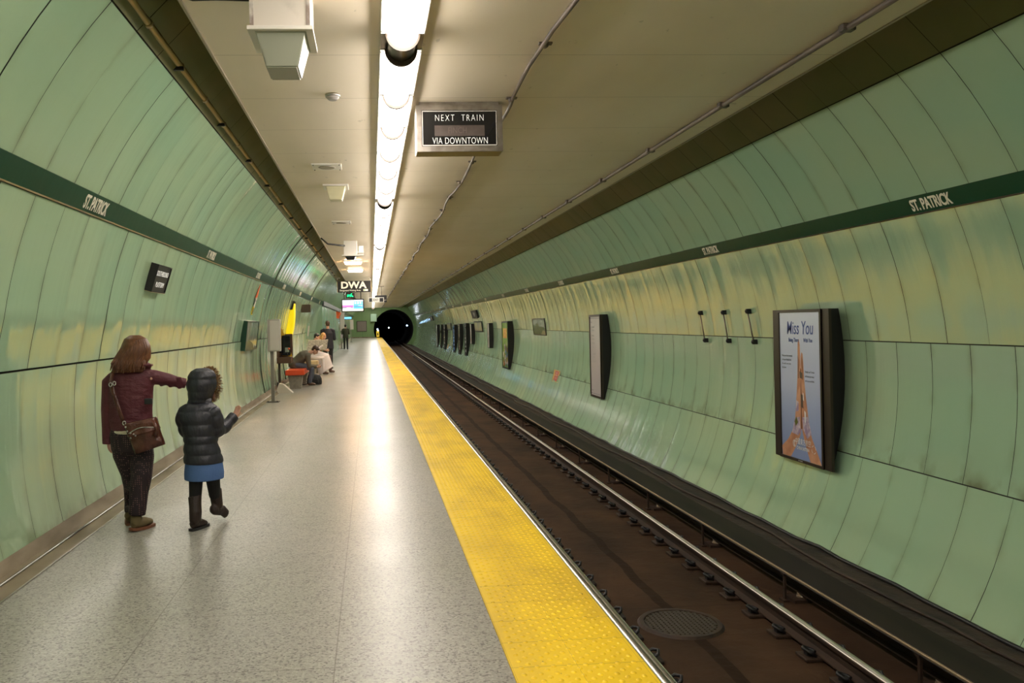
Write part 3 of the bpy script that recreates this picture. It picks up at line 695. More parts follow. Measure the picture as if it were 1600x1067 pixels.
def face_miss(t, M_, hw, hh):
    m_bg = mat('poster_sky', (0.36, 0.44, 0.66), .18); z = axis(m_bg, 2)
    r = N(m_bg, 'ShaderNodeMapRange'); r.inputs['From Min'].default_value = -hh; r.inputs['From Max'].default_value = hh; L(m_bg, z, r.inputs[0])
    L(m_bg, mix(m_bg, r.outputs[0], (0.26, 0.33, 0.58), (0.70, 0.76, 0.90)), B(m_bg).inputs['Base Color'])
    flat(t, M_, 'poster_sheet', [[(-hw, -hh), (hw, -hh), (hw, hh), (-hw, hh)]], m_bg, 0.0)
    def U(u, v_): return (u*hw, v_*hh)    # u,v in -1..1
    C_ = lambda L_: [U(*q) for q in L_]
    # two forearms and hands meeting, fingertips up
    left = C_([(-1, -.88), (-.96, -1), (-.55, -1), (-.30, -.86), (-.05, -.68), (.03, -.55), (.04, 0.0), (.03, .34), (.02, .56), (-.02, .64), (-.07, .62), (-.09, .50), (-.10, .34), (-.13, .12), (-.18, -.1), (-.24, -.32), (-.30, -.48), (-.42, -.62), (-.66, -.76)])
    right = C_([(.04, -.55), (.03, 0), (.05, .38), (.09, .46), (.15, .44), (.17, .34), (.20, .12), (.26, -.12), (.34, -.34), (.40, -.52), (.52, -.68), (.80, -.88), (.94, -1), (.42, -1), (.22, -.8), (.08, -.64)])
    flat(t, M_, 'forearm_print', [left], m_skin_p, .0008); flat(t, M_, 'forearm_print', [right], m_skin_p, .0008)
    flat(t, M_, 'shading_print', [C_([(.0, -.58), (.06, -.58), (.055, .0), (.04, .1), (.02, .0)]), C_([(-.09, .42), (-.05, .36), (-.06, .1), (-.10, .1)]), C_([(.10, .40), (.13, .36), (.14, .1), (.10, .08)]), C_([(.02, .25), (.07, .22), (.06, .1), (.01, .12)])], m_brn_p, .0014)
    flat(t, M_, 'paint_print', [C_([(-.30, -.45), (-.05, -.42), (-.02, -.62), (-.16, -.68), (-.46, -.66)]), C_([(.07, -.42), (.34, -.40), (.5, -.62), (.3, -.7), (.1, -.58)]), C_([(-.22, -.2), (-.1, -.22), (-.1, -.34), (-.24, -.36)])], m_lil, .0012)
    flat(t, M_, 'paint_print', [C_([(-.32, -.50), (-.22, -.42), (-.14, -.5), (-.26, -.56)])], mat('print_olive', (0.16, 0.17, 0.03), .35), .0016)
    flat(t, M_, 'paint_print', [C_([(.18, -.32), (.25, -.35), (.25, -.47), (.19, -.5)]), C_([(.12, -.08), (.16, -.1), (.17, -.2), (.13, -.18)])], m_pw, .0016)
    flat(t, M_, 'paint_print', [C_([(-.02, .20), (.12, .18), (.11, .10), (-.01, .11)]), C_([(.02, -.1), (.12, -.12), (.14, -.3), (.03, -.28)])], mat('print_umber', (0.12, 0.08, 0.06), .35), .0015)
    T = lambda s_, u, v_, sz, mm, **k: text('lettering', s_, sz, M_ @ Matrix.Translation((u*hw, v_*hh, .003)), mm, t, .0003, **k)
    T('Miss You', .03, .78, .235, m_ink, sx=.74, bold=.0015, shear=.12)
    T('Being There', -.28, .62, .072, m_ink, sx=.72, bold=.001, shear=.1); T('With You', .42, .62, .072, m_ink, sx=.72, bold=.001, shear=.1)
    for k, s_ in enumerate(('When you share moments', 'so long and bright from', 'the world, is one story', 'high above')): T(s_, -.90, .40-.055*k, .034, m_dark, sx=.72, align='LEFT')
    for k, s_ in enumerate(('Shanghai and Toronto', 'will always give away', 'and so you are there.')): T(s_, .26, .20-.06*k, .034, m_dark, sx=.72, align='LEFT')
    b = MB()
    for k in range(20):
        for r0, r1 in ((.045, .038),):
            a0, a1 = 2*math.pi*k/20, 2*math.pi*(k+1)/20; o_ = Vector((-.34*hw, -.80*hh, .003))
            b.quad([M_ @ (o_+Vector((r_*math.cos(a), r_*math.sin(a), 0))) for r_, a in ((r1, a0), (r0, a0), (r0, a1), (r1, a1))])
    b.quad([M_ @ (Vector((-.34*hw, -.80*hh, .003))+Vector(q)) for q in ((-.008, -.038, 0), (.012, -.03, 0), (-.002, .0, 0), (.014, .036, 0), (-.012, .034, 0), (-.022, .0, 0))])
    b.done('emblem_print', m_pw, t)
    T('\u4e2d\u570b\u6771\u65b9\u822a\u7a7a', .08, -.765, .088, m_pw, sx=.72); T('CHINA EASTERN', .08, -.85, .06, m_pw, sx=.66, bold=.001)
    b = MB()
    for k in range(24):
        a0, a1 = 2*math.pi*k/24, 2*math.pi*(k+1)/24; o_ = Vector((.60*hw, -.82*hh, .003))
        if k % 6 < 4: b.quad([M_ @ (o_+Vector((r_*math.cos(a), r_*math.sin(a), 0))) for r_, a in ((.044, a0), (.052, a0), (.052, a1), (.044, a1))])
    b.done('emblem_print', m_pw, t)
A1, A2 = at_y(1216, 488, 10.6), None
xf = 5.33
def on_x(px, py, X):
    d = FW*FPX + R2*(px-PX) - U2*(py-PY); t_ = X/d.x; return Vector((0, 0, EYE))+d*t_
pa, pb = on_x(1216, 489, xf), on_x(1289, 734, xf)
t = poster('framed_poster', pb.y, pa.y, pb.z, on_x(1289, 482, xf).z, xf, 'tall Miss You poster with two painted arms in a dark bronze frame', None, face_miss, flange=.15, border=.035)
text('maker_plate_lettering', 'PATTISON', .022, frame_m(Vector((-.019, .0, -(on_x(1289, 482, xf).z-pb.z)/2+.018)), (0, -1, 0), (0, 0, 1)), m_white, t, .0005)

def face_white(t, M_, hw, hh):
    flat(t, M_, 'poster_sheet', [[(-hw, -hh), (hw, -hh), (hw, hh), (-hw, hh)]], mat('poster_white', (0.66, 0.60, 0.60), .25), 0.0)
    g = mat('print_grey', (0.42, 0.40, 0.40), .4)
    def ln(v_, n_, h_, mm, a0=-.8): return None
    T = lambda s_, v_, sz, mm: text('lettering', s_, sz, M_ @ Matrix.Translation((-.82*hw, v_*hh, .002)), mm, t, .0003, sx=.85, align='LEFT')
    T('Alert', .86, .05, m_dark)
    T('Be careful\nout there', .70, .085, g); T('Listen for\nthe chimes', .48, .085, g); T('Watch for\nthe doors', .28, .085, g)
    T('Be\nCourteous', .12, .11, g); T('To your\nfellow riders', -.08, .10, g); T('thank you', -.88, .03, m_dark)
    flat(t, M_, 'border_print', [[(-hw, hh*.955), (hw, hh*.955), (hw, hh*.965), (-hw, hh*.965)], [(-hw, -hh*.965), (hw, -hh*.965), (hw, -hh*.955), (-hw, -hh*.955)]], m_dark, .001)
xf = 5.36
pa, pb = on_x(921, 492, xf), on_x(941, 624, xf)
poster('framed_poster', pb.y, pa.y, pb.z, pa.z, xf, 'narrow framed white poster with grey text, left of the three mounting rods', None, face_white, flange=.03, border=.05)
def face_green(t, M_, hw, hh):
    flat(t, M_, 'poster_sheet', [[(-hw, -hh), (hw, -hh), (hw, hh), (-hw, hh)]], mat('poster_green', (0.20, 0.38, 0.05), .25, noise=((1, 1, 3), (0.32, 0.46, 0.12), .4, .6)), 0.0)
    flat(t, M_, 'banner_print', [[(-.7*hw, hh*.3), (.7*hw, hh*.3), (.7*hw, hh*.75), (-.7*hw, hh*.75)]], mat('print_orange', (0.65, 0.25, 0.02), .4, noise=((3, 6, 9), (0.75, 0.5, 0.1), .45, .55)), .001)
    rnd = random.Random(4); cs = [(0.6, .05, .03), (.08, .12, .45), (.7, .6, .5), (.08, .05, .05), (.5, .2, .12), (.75, .7, .65)]
    for k, c3 in enumerate(cs):
        P_ = []
        for q in range(7):
            u, v_ = rnd.uniform(-.8, .8)*hw, rnd.uniform(-.95, -.05)*hh; r0 = rnd.uniform(.05, .11)
            P_.append([(u+r0*math.cos(a*math.pi/3+k), v_+r0*1.2*math.sin(a*math.pi/3+k)) for a in range(6)])
        flat(t, M_, 'crowd_print', P_, mat('print_crowd', c3, .4), .001+.0004*k)
pa, pb = on_x(784, 502, xf), on_x(795, 577, xf)
poster('framed_poster', pb.y, pa.y, pb.z, pa.z, xf, 'tall poster with a green and orange top over a crowd, in a black frame', None, face_green, flange=.03, border=.06, mframe=m_black)
def plain(col, c2=None, two=None):
    def f(t, M_, hw, hh):
        flat(t, M_, 'poster_sheet', [[(-hw, -hh), (hw, -hh), (hw, hh), (-hw, hh)]], mat('poster_plain', col, .25, noise=((2, 2, 5), c2, .42, .58) if c2 else None), 0.0)
        if two:
            rnd = random.Random(int(col[0]*1000)); P_ = []
            for q in range(6): v_ = rnd.uniform(-.85, .85)*hh; h_ = rnd.uniform(.03, .1); P_.append([(-.7*hw, v_-h_), (.7*hw, v_-h_), (.7*hw, v_+h_), (-.7*hw, v_+h_)])
            flat(t, M_, 'picture_print', P_, mat('print_block', two, .4), .001)
    return f
for (x0, x1, y0, y1, fc, lab) in (
    (725.6, 729.4, 505, 556, plain((.03, .03, .035), (.10, .10, .11), (.35, .34, .33)), 'curved black frame with dark ad and pale marks, nearest of six along the far wall'),
    (715.5, 719.5, 506, 554, plain((.05, .04, .03), (.15, .12, .09), (.30, .2, .14)), 'curved black frame with a brownish ad, second nearest of six along the far wall'),
    (707.5, 711, 507, 551, plain((.03, .12, .42), (.05, .2, .55), (.08, .3, .7)), 'curved frame with a bright blue ad on the far wall'),
    (693, 696, 507, 546, plain((.06, .06, .06), (.2, .18, .17), (.4, .33, .3)), 'curved dark frame with a grey ad, just past the blue one on the far wall'),
    (687.5, 690, 507, 544, plain((.10, .14, .05), (.18, .24, .09), (.05, .06, .03)), 'curved dark frame with an olive ad on the far wall'),
    (681, 684, 507, 543, plain((.5, .55, .52), (.62, .66, .63), (.3, .4, .45)), 'curved dark frame with a pale ad, farthest of the six on the wall')):
    xf = 5.38; pa, pb = on_x(x0, y0, xf), on_x(x1, y1, xf)
    poster('framed_poster', pb.y, pa.y, pb.z, pa.z, xf, lab, 'tall framed posters along the far right wall', fc, flange=.06, border=.10, mframe=m_black)
# picture at the seam with a landscape, tilted with the wall
def panel(name, px, py, side, w_, h_, label, face, tilt=0.0, off=.03, thick=.03, mframe=None, border=.03, cat='picture', group=None):
    P0 = hit_wall(px, py, side); Mx = wall_frame(P0.y, P0.z, side, off)
    if tilt: Mx = Mx @ Matrix.Rotation(tilt, 4, 'X')
    t = empty(name, (0, 0, 0), label, cat, group); t.matrix_world = Mx
    b = MB(); b.box((-w_/2, -h_/2, -thick-off+.01), (w_/2, h_/2, 0)); 
    b.box((-w_/2, -h_/2, 0), (w_/2, -h_/2+border, .012)).box((-w_/2, h_/2-border, 0), (w_/2, h_/2, .012)).box((-w_/2, -h_/2+border, 0), (-w_/2+border, h_/2-border, .012)).box((w_/2-border, -h_/2+border, 0), (w_/2, h_/2-border, .012))
    b.done('frame', mframe or m_brown, t)
    if face: face(t, Matrix.Translation((0, 0, .001)), w_/2-border, h_/2-border)
    return t
def hit_wall(px, py, side, r=R):
    d = (FW*FPX + R2*(px-PX) - U2*(py-PY)).normalized(); ax, az = -CX, EYE-ZC
    A_ = d.x**2+d.z**2; B_ = 2*(ax*d.x+az*d.z); C_ = ax*ax+az*az-r*r
    return Vector((0, 0, EYE))+d*((-B_+math.sqrt(B_*B_-4*A_*C_))/2/A_)
def face_land(t, M_, hw, hh):
    flat(t, M_, 'picture_sheet', [[(-hw, -hh), (hw, -hh), (hw, hh), (-hw, hh)]], mat('picture_sky', (.20, .27, .22), .2, noise=((3, 3, 3), (.30, .36, .30), .4, .6)), 0)
    flat(t, M_, 'hill_print', [[(-hw, -hh), (hw, -hh), (hw, -.3*hh), (.5*hw, .1*hh), (.1*hw, -.1*hh), (-.25*hw, .7*hh), (-.6*hw, .0), (-hw, .5*hh)]], mat('print_hill', (.03, .07, .02), .3, noise=((7, 7, 7), (.08, .13, .03), .4, .6)), .001)
    flat(t, M_, 'rock_print', [[(.2*hw, -hh), (hw, -hh), (hw, -.6*hh), (.6*hw, -.4*hh)]], mat('print_rock', (.30, .26, .12), .3), .002)
panel('wall_picture', 843.5, 510.5, 1, 2.0, .56, 'wide landscape picture with dark green hills, above the red and yellow sticker', face_land, off=.03)
def face_stick(t, M_, hw, hh):
    flat(t, M_, 'sticker_sheet', [[(-hw, -hh), (hw, -hh), (hw, hh), (-hw, hh)]], mat('sticker_yellow', (.75, .50, .10), .4), 0)
    mr = mat('sticker_red', (.55, .05, .03), .4)
    flat(t, M_, 'print_block', [[(-.6*hw, .2*hh), (.6*hw, .2*hh), (.6*hw, .85*hh), (-.6*hw, .85*hh)], [(-.6*hw, -.85*hh), (.6*hw, -.85*hh), (.6*hw, .1*hh), (-.6*hw, .1*hh)]], mr, .004)
    for k, s_ in enumerate(('DANGER', 'HIGH', 'VOLTAGE')): text('lettering', s_, .075, M_ @ Matrix.Translation((0, (.5-.45*k)*hh, .0055)), mat('sticker_white', (.8, .7, .5), .5), t, .0003, sx=.7)
panel('warning_sticker', 869.5, 587.5, 1, .80, .36, 'small red and yellow warning sticker low on the curved wall', face_stick, off=.004, thick=.002, border=.008, mframe=mat('sticker_edge', (.6, .4, .1), .5), cat='sticker')
panel('warning_sticker', 700, 541.5, 1, .42, .33, 'tiny far warning sticker low on the wall past the blue ad', face_stick, off=.004, thick=.002, border=.008, mframe=bpy.data.materials['sticker_edge'], cat='sticker')
def face_box(t, M_, hw, hh):
    flat(t, M_, 'sign_sheet', [[(-hw, -hh), (hw, -hh), (hw, hh), (-hw, hh)]], m_black, 0)
    text('lettering', 'SOUTHBOUND', .16, M_ @ Matrix.Translation((0, .25*hh, .002)), m_white, t, .0003, sx=.7); text('lettering', 'PLATFORM', .16, M_ @ Matrix.Translation((0, -.35*hh, .002)), m_white, t, .0003, sx=.7)
panel('platform_sign', 743.5, 490.5, 1, 2.2, .42, 'dark platform sign high on the far right wall below the green band', face_box, off=.10, thick=.0, mframe=m_black, cat='sign')
panel('platform_sign', 675.5, 497, 1, 3.0, .40, 'small dark platform sign at the far end of the right wall', face_box, off=.10, thick=.0, mframe=m_black, cat='sign')
def face_two(t, M_, hw, hh):
    flat(t, M_, 'poster_sheet', [[(-hw, -hh), (-.06*hw, -hh), (-.06*hw, hh), (-hw, hh)], [(.06*hw, -hh), (hw, -hh), (hw, hh), (.06*hw, hh)]], mat('poster_sand', (.45, .45, .32), .2, noise=((1, 1, 3), (.6, .55, .3), .4, .6)), 0.002)
panel('wall_picture', 748.5, 510, 1, 3.0, .55, 'black-framed pair of pale notices behind the tall green poster', face_two, off=.05, mframe=m_black, border=.06)
panel('wall_picture', 702.5, 510, 1, 2.8, .50, 'small black-framed pale notice high behind the blue ad', face_two, off=.05, mframe=m_black, border=.09)
def face_pale(t, M_, hw, hh):
    flat(t, M_, 'sign_sheet', [[(-hw, -hh), (hw, -hh), (hw, hh), (-hw, hh)]], mat('map_pale', (.6, .55, .5), .3, noise=((2, 2, 2), (.4, .36, .33), .45, .55)), 0.002)
t = panel('line_map', 770, 524, 1, .62, 1.15, 'pale standing panel projecting from the far wall beside the green and orange poster', face_pale, off=.20, thick=.0, mframe=m_black, cat='sign')
t = panel('line_map', 741.5, 521.5, 1, .62, 1.10, 'pale projecting panel just beyond the paired notices on the far wall', face_pale, off=.20, thick=.0, mframe=m_black, cat='sign')
# three empty mounting rods
for (x0, y0, x1, y1, lb) in ((1093, 486, 1102, 535, 'leftmost of three short black mounting rods on the curved wall'), (1129, 485, 1138.5, 536, 'middle one of three short black mounting rods on the curved wall'), (1167, 483, 1178.5, 538, 'rightmost of three mounting rods, closest to the Miss You poster')):
    p, q = hit_wall(x0, y0, 1, R-.05), hit_wall(x1, y1, 1, R-.05); t = empty('mounting_rod', p, lb, 'bracket', 'three mounting rods beside the big poster')
    d_ = q-p; MB().tube([Vector((0, 0, 0)), d_], .011, 8).done('rod', m_steel if 0 else mat('dull_rod', (.25, .22, .19), .4, .6), t)
    for f_ in (.06, .93):
        c0 = d_*f_; MB().box(c0+Vector((-.02, -.025, -.035)), c0+Vector((.055, .025, .035)), bev=.006).ball(c0+Vector((-.012, 0, 0)), .028, seg=8).done('clamp', m_black, t)

# ================================================================== LEFT WALL
panel('platform_sign', 240.5, 433, -1, .60, .31, 'black SOUTHBOUND PLATFORM box sign on the left wall above the two walkers', None, off=.085, thick=.0, mframe=m_black, border=.014, cat='sign')
t = S.objects['platform_sign'] if False else [o for o in COL.objects if o.name.startswith('platform_sign')][-1]
text('lettering', 'SOUTHBOUND', .082, Matrix.Translation((0, .055, .002)), m_txt, t, .0004, sx=.86); text('lettering', 'PLATFORM', .082, Matrix.Translation((0, -.07, .002)), m_txt, t, .0004, sx=.86)
MB().box((-.30, -.160, -.09), (.30, -.156, .01)).done('bottom_plate', m_brass, t)
def face_map(t, M_, hw, hh):
    flat(t, M_, 'picture_sheet', [[(-hw, -hh), (hw, -hh), (hw, hh), (-hw, hh)]], mat('map_glass', (.16, .20, .15), .06, noise=((9, 1.2, 1), (.34, .36, .27), .42, .6)), 0.002)
    flat(t, M_, 'picture_print', [[(-hw, -hh), (.5*hw, -hh), (.2*hw, -.6*hh), (-.5*hw, -.3*hh), (-hw, -.5*hh)]], mat('print_moss', (.05, .08, .02), .2, noise=((9, 9, 9), (.3, .25, .08), .45, .6)), .003)
panel('wall_picture', 385.5, 523.5, -1, 1.7, .60, 'glossy dark green framed picture on the left wall before the grey cabinet post', face_map, off=.11, thick=.0, mframe=mat('dark_green_frame', (.015, .05, .03), .2), border=.03)
# emergency alarm strip
t = empty('alarm_sign', (0, 0, 0), 'narrow orange, white and yellow warning plates in a line under the band', 'sign'); P0 = hit_wall(398, 465, -1); t.matrix_world = wall_frame(P0.y, P0.z, -1, .032)
m_or = mat('alarm_orange', (.75, .12, .02), .4)
b = MB(); b.prism([(-.02, .30), (.10, .0), (-.16, .0)], 0, .01, ax=2); o = b.done('arrow_plate', m_or, t)
MB().box((-.07, -.19, 0), (.09, .02, .012)).done('text_plate', m_white, t); MB().box((-.09, -.14, .0), (.11, -.02, .008)).done('backing_plate', m_black, t)
MB().box((-.10, -.36, 0), (.08, -.19, .012)).done('alarm_plate', mat('alarm_yellow', (.8, .6, .02), .4), t); MB().box((-.07, -.34, .012), (.05, -.21, .013)).done('symbol', m_black, t)
text('lettering', 'EMERGENCY', .04, Matrix.Translation((.01, -.06, .014)), m_black, t, .0003, sx=.6)

# post with a grey cabinet
def post(loc, label, h0=.94, h1=1.78, w_=.11, grp=None, wide=.25):
    t = empty('cabinet_post', loc, label, 'post', grp)
    MB().box((-.035, -.035, .012), (.035, .035, h1)).done('pole', mat('grey_pole', (.22, .20, .165), .45, .3), t)
    MB().box((-.14, -.12, 0), (.14, .12, .014), bev=.003).tube([(-.1, -.08, .014), (-.1, -.08, .03)], .012, 6).tube([(.1, -.08, .014), (.1, -.08, .03)], .012, 6).done('base_plate', m_black, t)
    MB().box((-w_*.6-.02, -.10, h0), (wide-.10, .12, h1), bev=.012).done('cabinet', mat('grey_cabinet', (.44, .40, .35), .45, .2), t)
    MB().box((-w_*.6+.035, -.106, h0+.03), (wide-.115, -.098, h1-.03), bev=.003).done('door', mat('cabinet_door', (.62, .57, .50), .4), t)
    return t
post((-2.18, 18.42, 0), 'grey metal post with a tall pale grey cabinet, nearest post on the platform', 1.11, 1.81, .11, None, .29)
o = post((-2.10, 58.4, 0), 'far slim post with a white box, beside the woman in green', 1.25, 2.7, .12, 'distant posts with white boxes', .35)
o = post((-1.95, 80, 0), 'farthest slim post with a white box before the end wall', 1.2, 2.15, .12, 'distant posts with white boxes', .35)

# payphone
t = empty('payphone', (-2.24, 21.6, 0), 'brown payphone shelf with a black handset and yellow panel behind the cabinet post', 'payphone')
b = MB(); b.box((-.20, 0, .74), (-.14, .5, 1.58)).box((-.20, .45, .74), (.165, .5, 1.45)).box((-.20, -.05, .70), (.165, .5, .86), bev=.01)
b.done('enclosure', mat('booth_brown', (.09, .04, .02), .35), t)
MB().box((-.19, .15, 0), (-.13, .22, .72)).done('leg', m_brown, t)
MB().prism([(-.12, .86), (.155, .86), (.05, 1.20), (-.10, 1.62), (-.13, 1.62)], .40, .44).done('backboard', mat('booth_yellow', (.70, .42, .03), .35), t, label='yellow sloping backboard')
b = MB(); b.box((-.08, .16, .90), (.13, .36, 1.42), bev=.02); b.done('phone_body', m_gloss, t)
b = MB(); b.tube([(-.11, .12, .98), (-.10, .08, 1.10), (-.10, .08, 1.22), (-.11, .12, 1.34)], [.035, .02, .02, .035], 10)
b.tube([(-.10, .10, .98), (-.05, .05, .86), (.08, .06, .90), (.05, .16, .98)], .009, 6); b.done('handset', m_black, t)
MB().box((.0, .155, .98), (.10, .162, 1.10)).done('keypad', m_steel, t)
MB().ball((.10, .14, 1.07), .03, seg=8).done('coin_slot', m_or, t)
# yellow phone sign leaning along the curve of the wall
t = empty('telephone_sign', (0, 0, 0), 'long bright yellow sign strip curving up the wall above the payphone', 'sign')
b = MB(); A_, B_ = ang(.98, -1), ang(2.36, -1); prev = None; n = 14
for i in range(n+1):
    a = A_+(B_-A_)*i/n; rr = R-.02-.13*math.sin(math.pi*min(1, i/n*1.0))
    w0 = .44
    cur = [b.b.verts.new((CX-r_*math.cos(a), y_, ZC+r_*math.sin(a))) for r_, y_ in ((R-.01, 25.4), (rr-.05, 25.4), (rr-.05, 25.4+w0), (R-.01, 25.4+w0))]
    if prev:
        for k in range(4): b.b.faces.new((prev[k], prev[(k+1) % 4], cur[(k+1) % 4], cur[k]))
    else: b.b.faces.new(cur)
    prev = cur
b.b.faces.new(prev); b.done('sign_face', mat('lit_yellow', (.95, .72, .01), .4, emit=.35, ecol=(1, .75, .0)), t)
for y_ in (25.34, 25.84):
    b = MB(); b.prism([(wall_x(2.40, -1)+.0, 2.44), (wall_x(2.40, -1)+.06, 2.40), (wall_x(2.15, -1)+.08, 2.15), (wall_x(2.15, -1), 2.15)], y_, y_+.05); b.done('side_cap', m_black, t)
# dark projecting sign beyond the yellow one
P0 = hit_wall(470, 482, -1); t = empty('projecting_sign', P0, 'small dark brown sign jutting from the wall past the yellow sign', 'sign')
MB().box((0, 0, -.14), (.34, .06, .14), bev=.01).done('panel', m_brown, t); MB().box((-.05, .02, -.03), (.02, .05, .03)).done('arm', m_black, t)
panel('wall_picture', 480, 517, -1, 1.2, .62, 'pale green notice on the wall before the passage', face_pale, off=.04, mframe=mat('pale_green_frame', (.2, .33, .22), .4), border=.1)
panel('wall_notice', 524.2, 491, -1, 1.6, .42, 'small red notice high on the flat passage wall', lambda t, M_, a, b_: flat(t, M_, 'sheet', [[(-a, -b_), (a, -b_), (a, b_), (-a, b_)]], mat('notice_red', (.6, .12, .06), .5), .002), off=.30, cat='notice', mframe=m_or)
# glowing blue panel in a black box at the far left
P0 = at_y(543, 497, 70); t = empty('blue_panel', P0, 'small glowing blue panel by the far end of the left wall', 'sign')
MB().box((-.55, 0, -.10), (.35, .10, .12), bev=.01).done('sign_box', m_black, t); MB().box((-.50, -.006, -.06), (.32, 0, .08)).done('lit_face', em('blue_lit', (.10, .45, 1.0), 2.2), t)
# slanted floor box by the phone
t = empty('sloping_box', (-2.16, 20.75, 0), 'small wedge-shaped pale metal box on the floor by the payphone leg', 'box')
MB().prism([(-.18, 0), (.19, 0), (-.05, .22), (-.15, .24), (-.20, .10)], 0, .28).done('wedge', mat('pale_metal', (.55, .48, .38), .5), t); MB().box((-.20, .1, .0), (-.17, .3, .26)).done('back_plate', m_black, t)

# benches
def bench(loc, L_, label, seatm):
    t = empty('platform_bench', loc, label, 'bench')
    b = MB(); b.box((-.25, 0, .36), (.25, L_, .50), bev=.02); b.done('seat', seatm, t)
    for y_ in (.10, L_-.55):
        b = MB(); P = [(-.14, y_+.03, .0), (.14, y_+.03, .0), (.14, y_+.37, .0), (-.14, y_+.37, .0)]; Q = [(-.19, y_, .36), (.19, y_, .36), (.19, y_+.4, .36), (-.19, y_+.4, .36)]
        for i in range(4): b.quad([P[i], P[(i+1) % 4], Q[(i+1) % 4], Q[i]])
        b.quad(Q); b.quad(P); b.done('leg', m_conc, t)
bench((-2.03, 22.0, 0), 2.4, 'orange-topped bench on concrete legs under the seated man', m_orange)
bench((-2.02, 27.4, 0), 2.2, 'tan-topped bench behind the seated man, under the reading person', mat('tan_seat', (.55, .40, .22), .4))
# end wall fittings
c_, hw, hh = rect_at(557.5, 501.5, 573, 518, YB-.05)
t = empty('end_wall_hatch', c_, 'grey square hatch panel on the green end wall', 'hatch'); MB().box((-hw, -.02, -hh), (hw, .03, hh)).done('frame', m_brown, t); MB().box((-hw+.06, -.04, -hh+.06), (hw-.06, -.01, hh-.06)).done('panel', mat('hatch_grey', (.20, .17, .14), .5), t)
c_, hw, hh = rect_at(579, 490.5, 588.5, 502.5, YB-.4)
t = empty('end_wall_cabinet', c_, 'pale green cabinet high on the end wall left of the tunnel mouth', 'cabinet'); MB().box((-hw, 0, -hh), (hw, .35, hh), bev=.02).done('body', mat('cabinet_green', (.32, .50, .36), .4), t); MB().box((-hw+.05, -.02, -hh+.05), (hw-.05, 0, hh-.05)).done('door', mat('cabinet_green_door', (.36, .55, .40), .4), t)
t = empty('edge_sign', at_y(590.3, 521.5, YB-1.5), 'small yellow warning sign at the platform end by the tunnel mouth', 'sign'); MB().box((-.17, 0, -.36), (.17, .04, .36)).done('panel', mat('sign_yellow', (.85, .6, .05), .5, emit=.25), t); MB().box((-.07, -.006, -.2), (.07, 0, .1)).done('symbol', m_black, t); MB().box((-.03, .04, -1.2), (.03, .08, .36)).done('stake', m_black, t)
for (x, y, Y, lb, cc3, st_) in ((636, 508.5, YB-1, 'blue-white lamp at the right rim of the tunnel mouth', (.35, .6, 1), 14), (607.5, 512, 130, 'small white lamp deep inside the dark tunnel', (.85, .9, 1), 25), (589.8, 514.3, YB+3, 'small blue-white lamp just inside the left rim of the tunnel', (.5, .7, 1), 10), (590.8, 516.8, YB-1.4, 'tiny white lamp right above the yellow end sign', (.95, .95, 1), 8)):
    P0 = at_y(x, y, Y); t = empty('signal_lamp', P0, lb, 'lamp'); MB().ball((0, 0, 0), .085, seg=12).done('bulb', em('signal_glow', cc3, st_), t); MB().tube([(0, .04, 0), (0, .25, 0)], [.11, .08], 12).done('lamp_hood', m_black, t)
#PART3
# ================================================================== PEOPLE
def vx(*a): return Vector(a)
m_skin = mat('skin', (.58, .32, .22), .5); m_eye = mat('eye_dark', (.02, .015, .012), .15)
def hand_tubes(b, wrist, d, side, s_=1.0, palm=(0, 0, -1), curl=.4, thumb=1):
    """palm and five separate fingers growing from the wrist along d"""
    d = Vector(d).normalized(); pn = Vector(palm); pn = (pn-d*pn.dot(d)).normalized(); ac = d.cross(pn).normalized()*side
    L_ = .085*s_; c0 = Vector(wrist)
    b.tube([c0-d*.02*s_, c0+d*.02*s_, c0+d*.055*s_, c0+d*L_], [(.024*s_, .019*s_), (.032*s_, .016*s_), (.039*s_, .014*s_), (.036*s_, .012*s_)], 12, ref=pn)
    for k, (o_, l_) in enumerate(((-.030, .070), (-.010, .080), (.010, .074), (.029, .058))):
        p = c0+d*(L_-.01*s_)+ac*o_*s_; q = [p]; dd = (d+ac*o_*2.5).normalized()
        for j in range(3):
            dd = (dd+pn*curl*(.5+.25*j)).normalized(); q.append(q[-1]+dd*l_*s_*(.42, .33, .25)[j])
        b.tube(q, [.0095*s_, .009*s_, .0082*s_, .0065*s_], 8, ref=ac)
    p = c0+d*.022*s_-ac*.030*s_; dd = (d*.55-ac*.85*thumb+pn*.25).normalized(); q = [p, p+dd*.032*s_]
    dd = (dd+d*.8+pn*.2).normalized(); q += [q[-1]+dd*.03*s_, q[-1]+dd*.054*s_]
    b.tube(q, [.013*s_, .012*s_, .010*s_, .008*s_], 8, ref=pn)
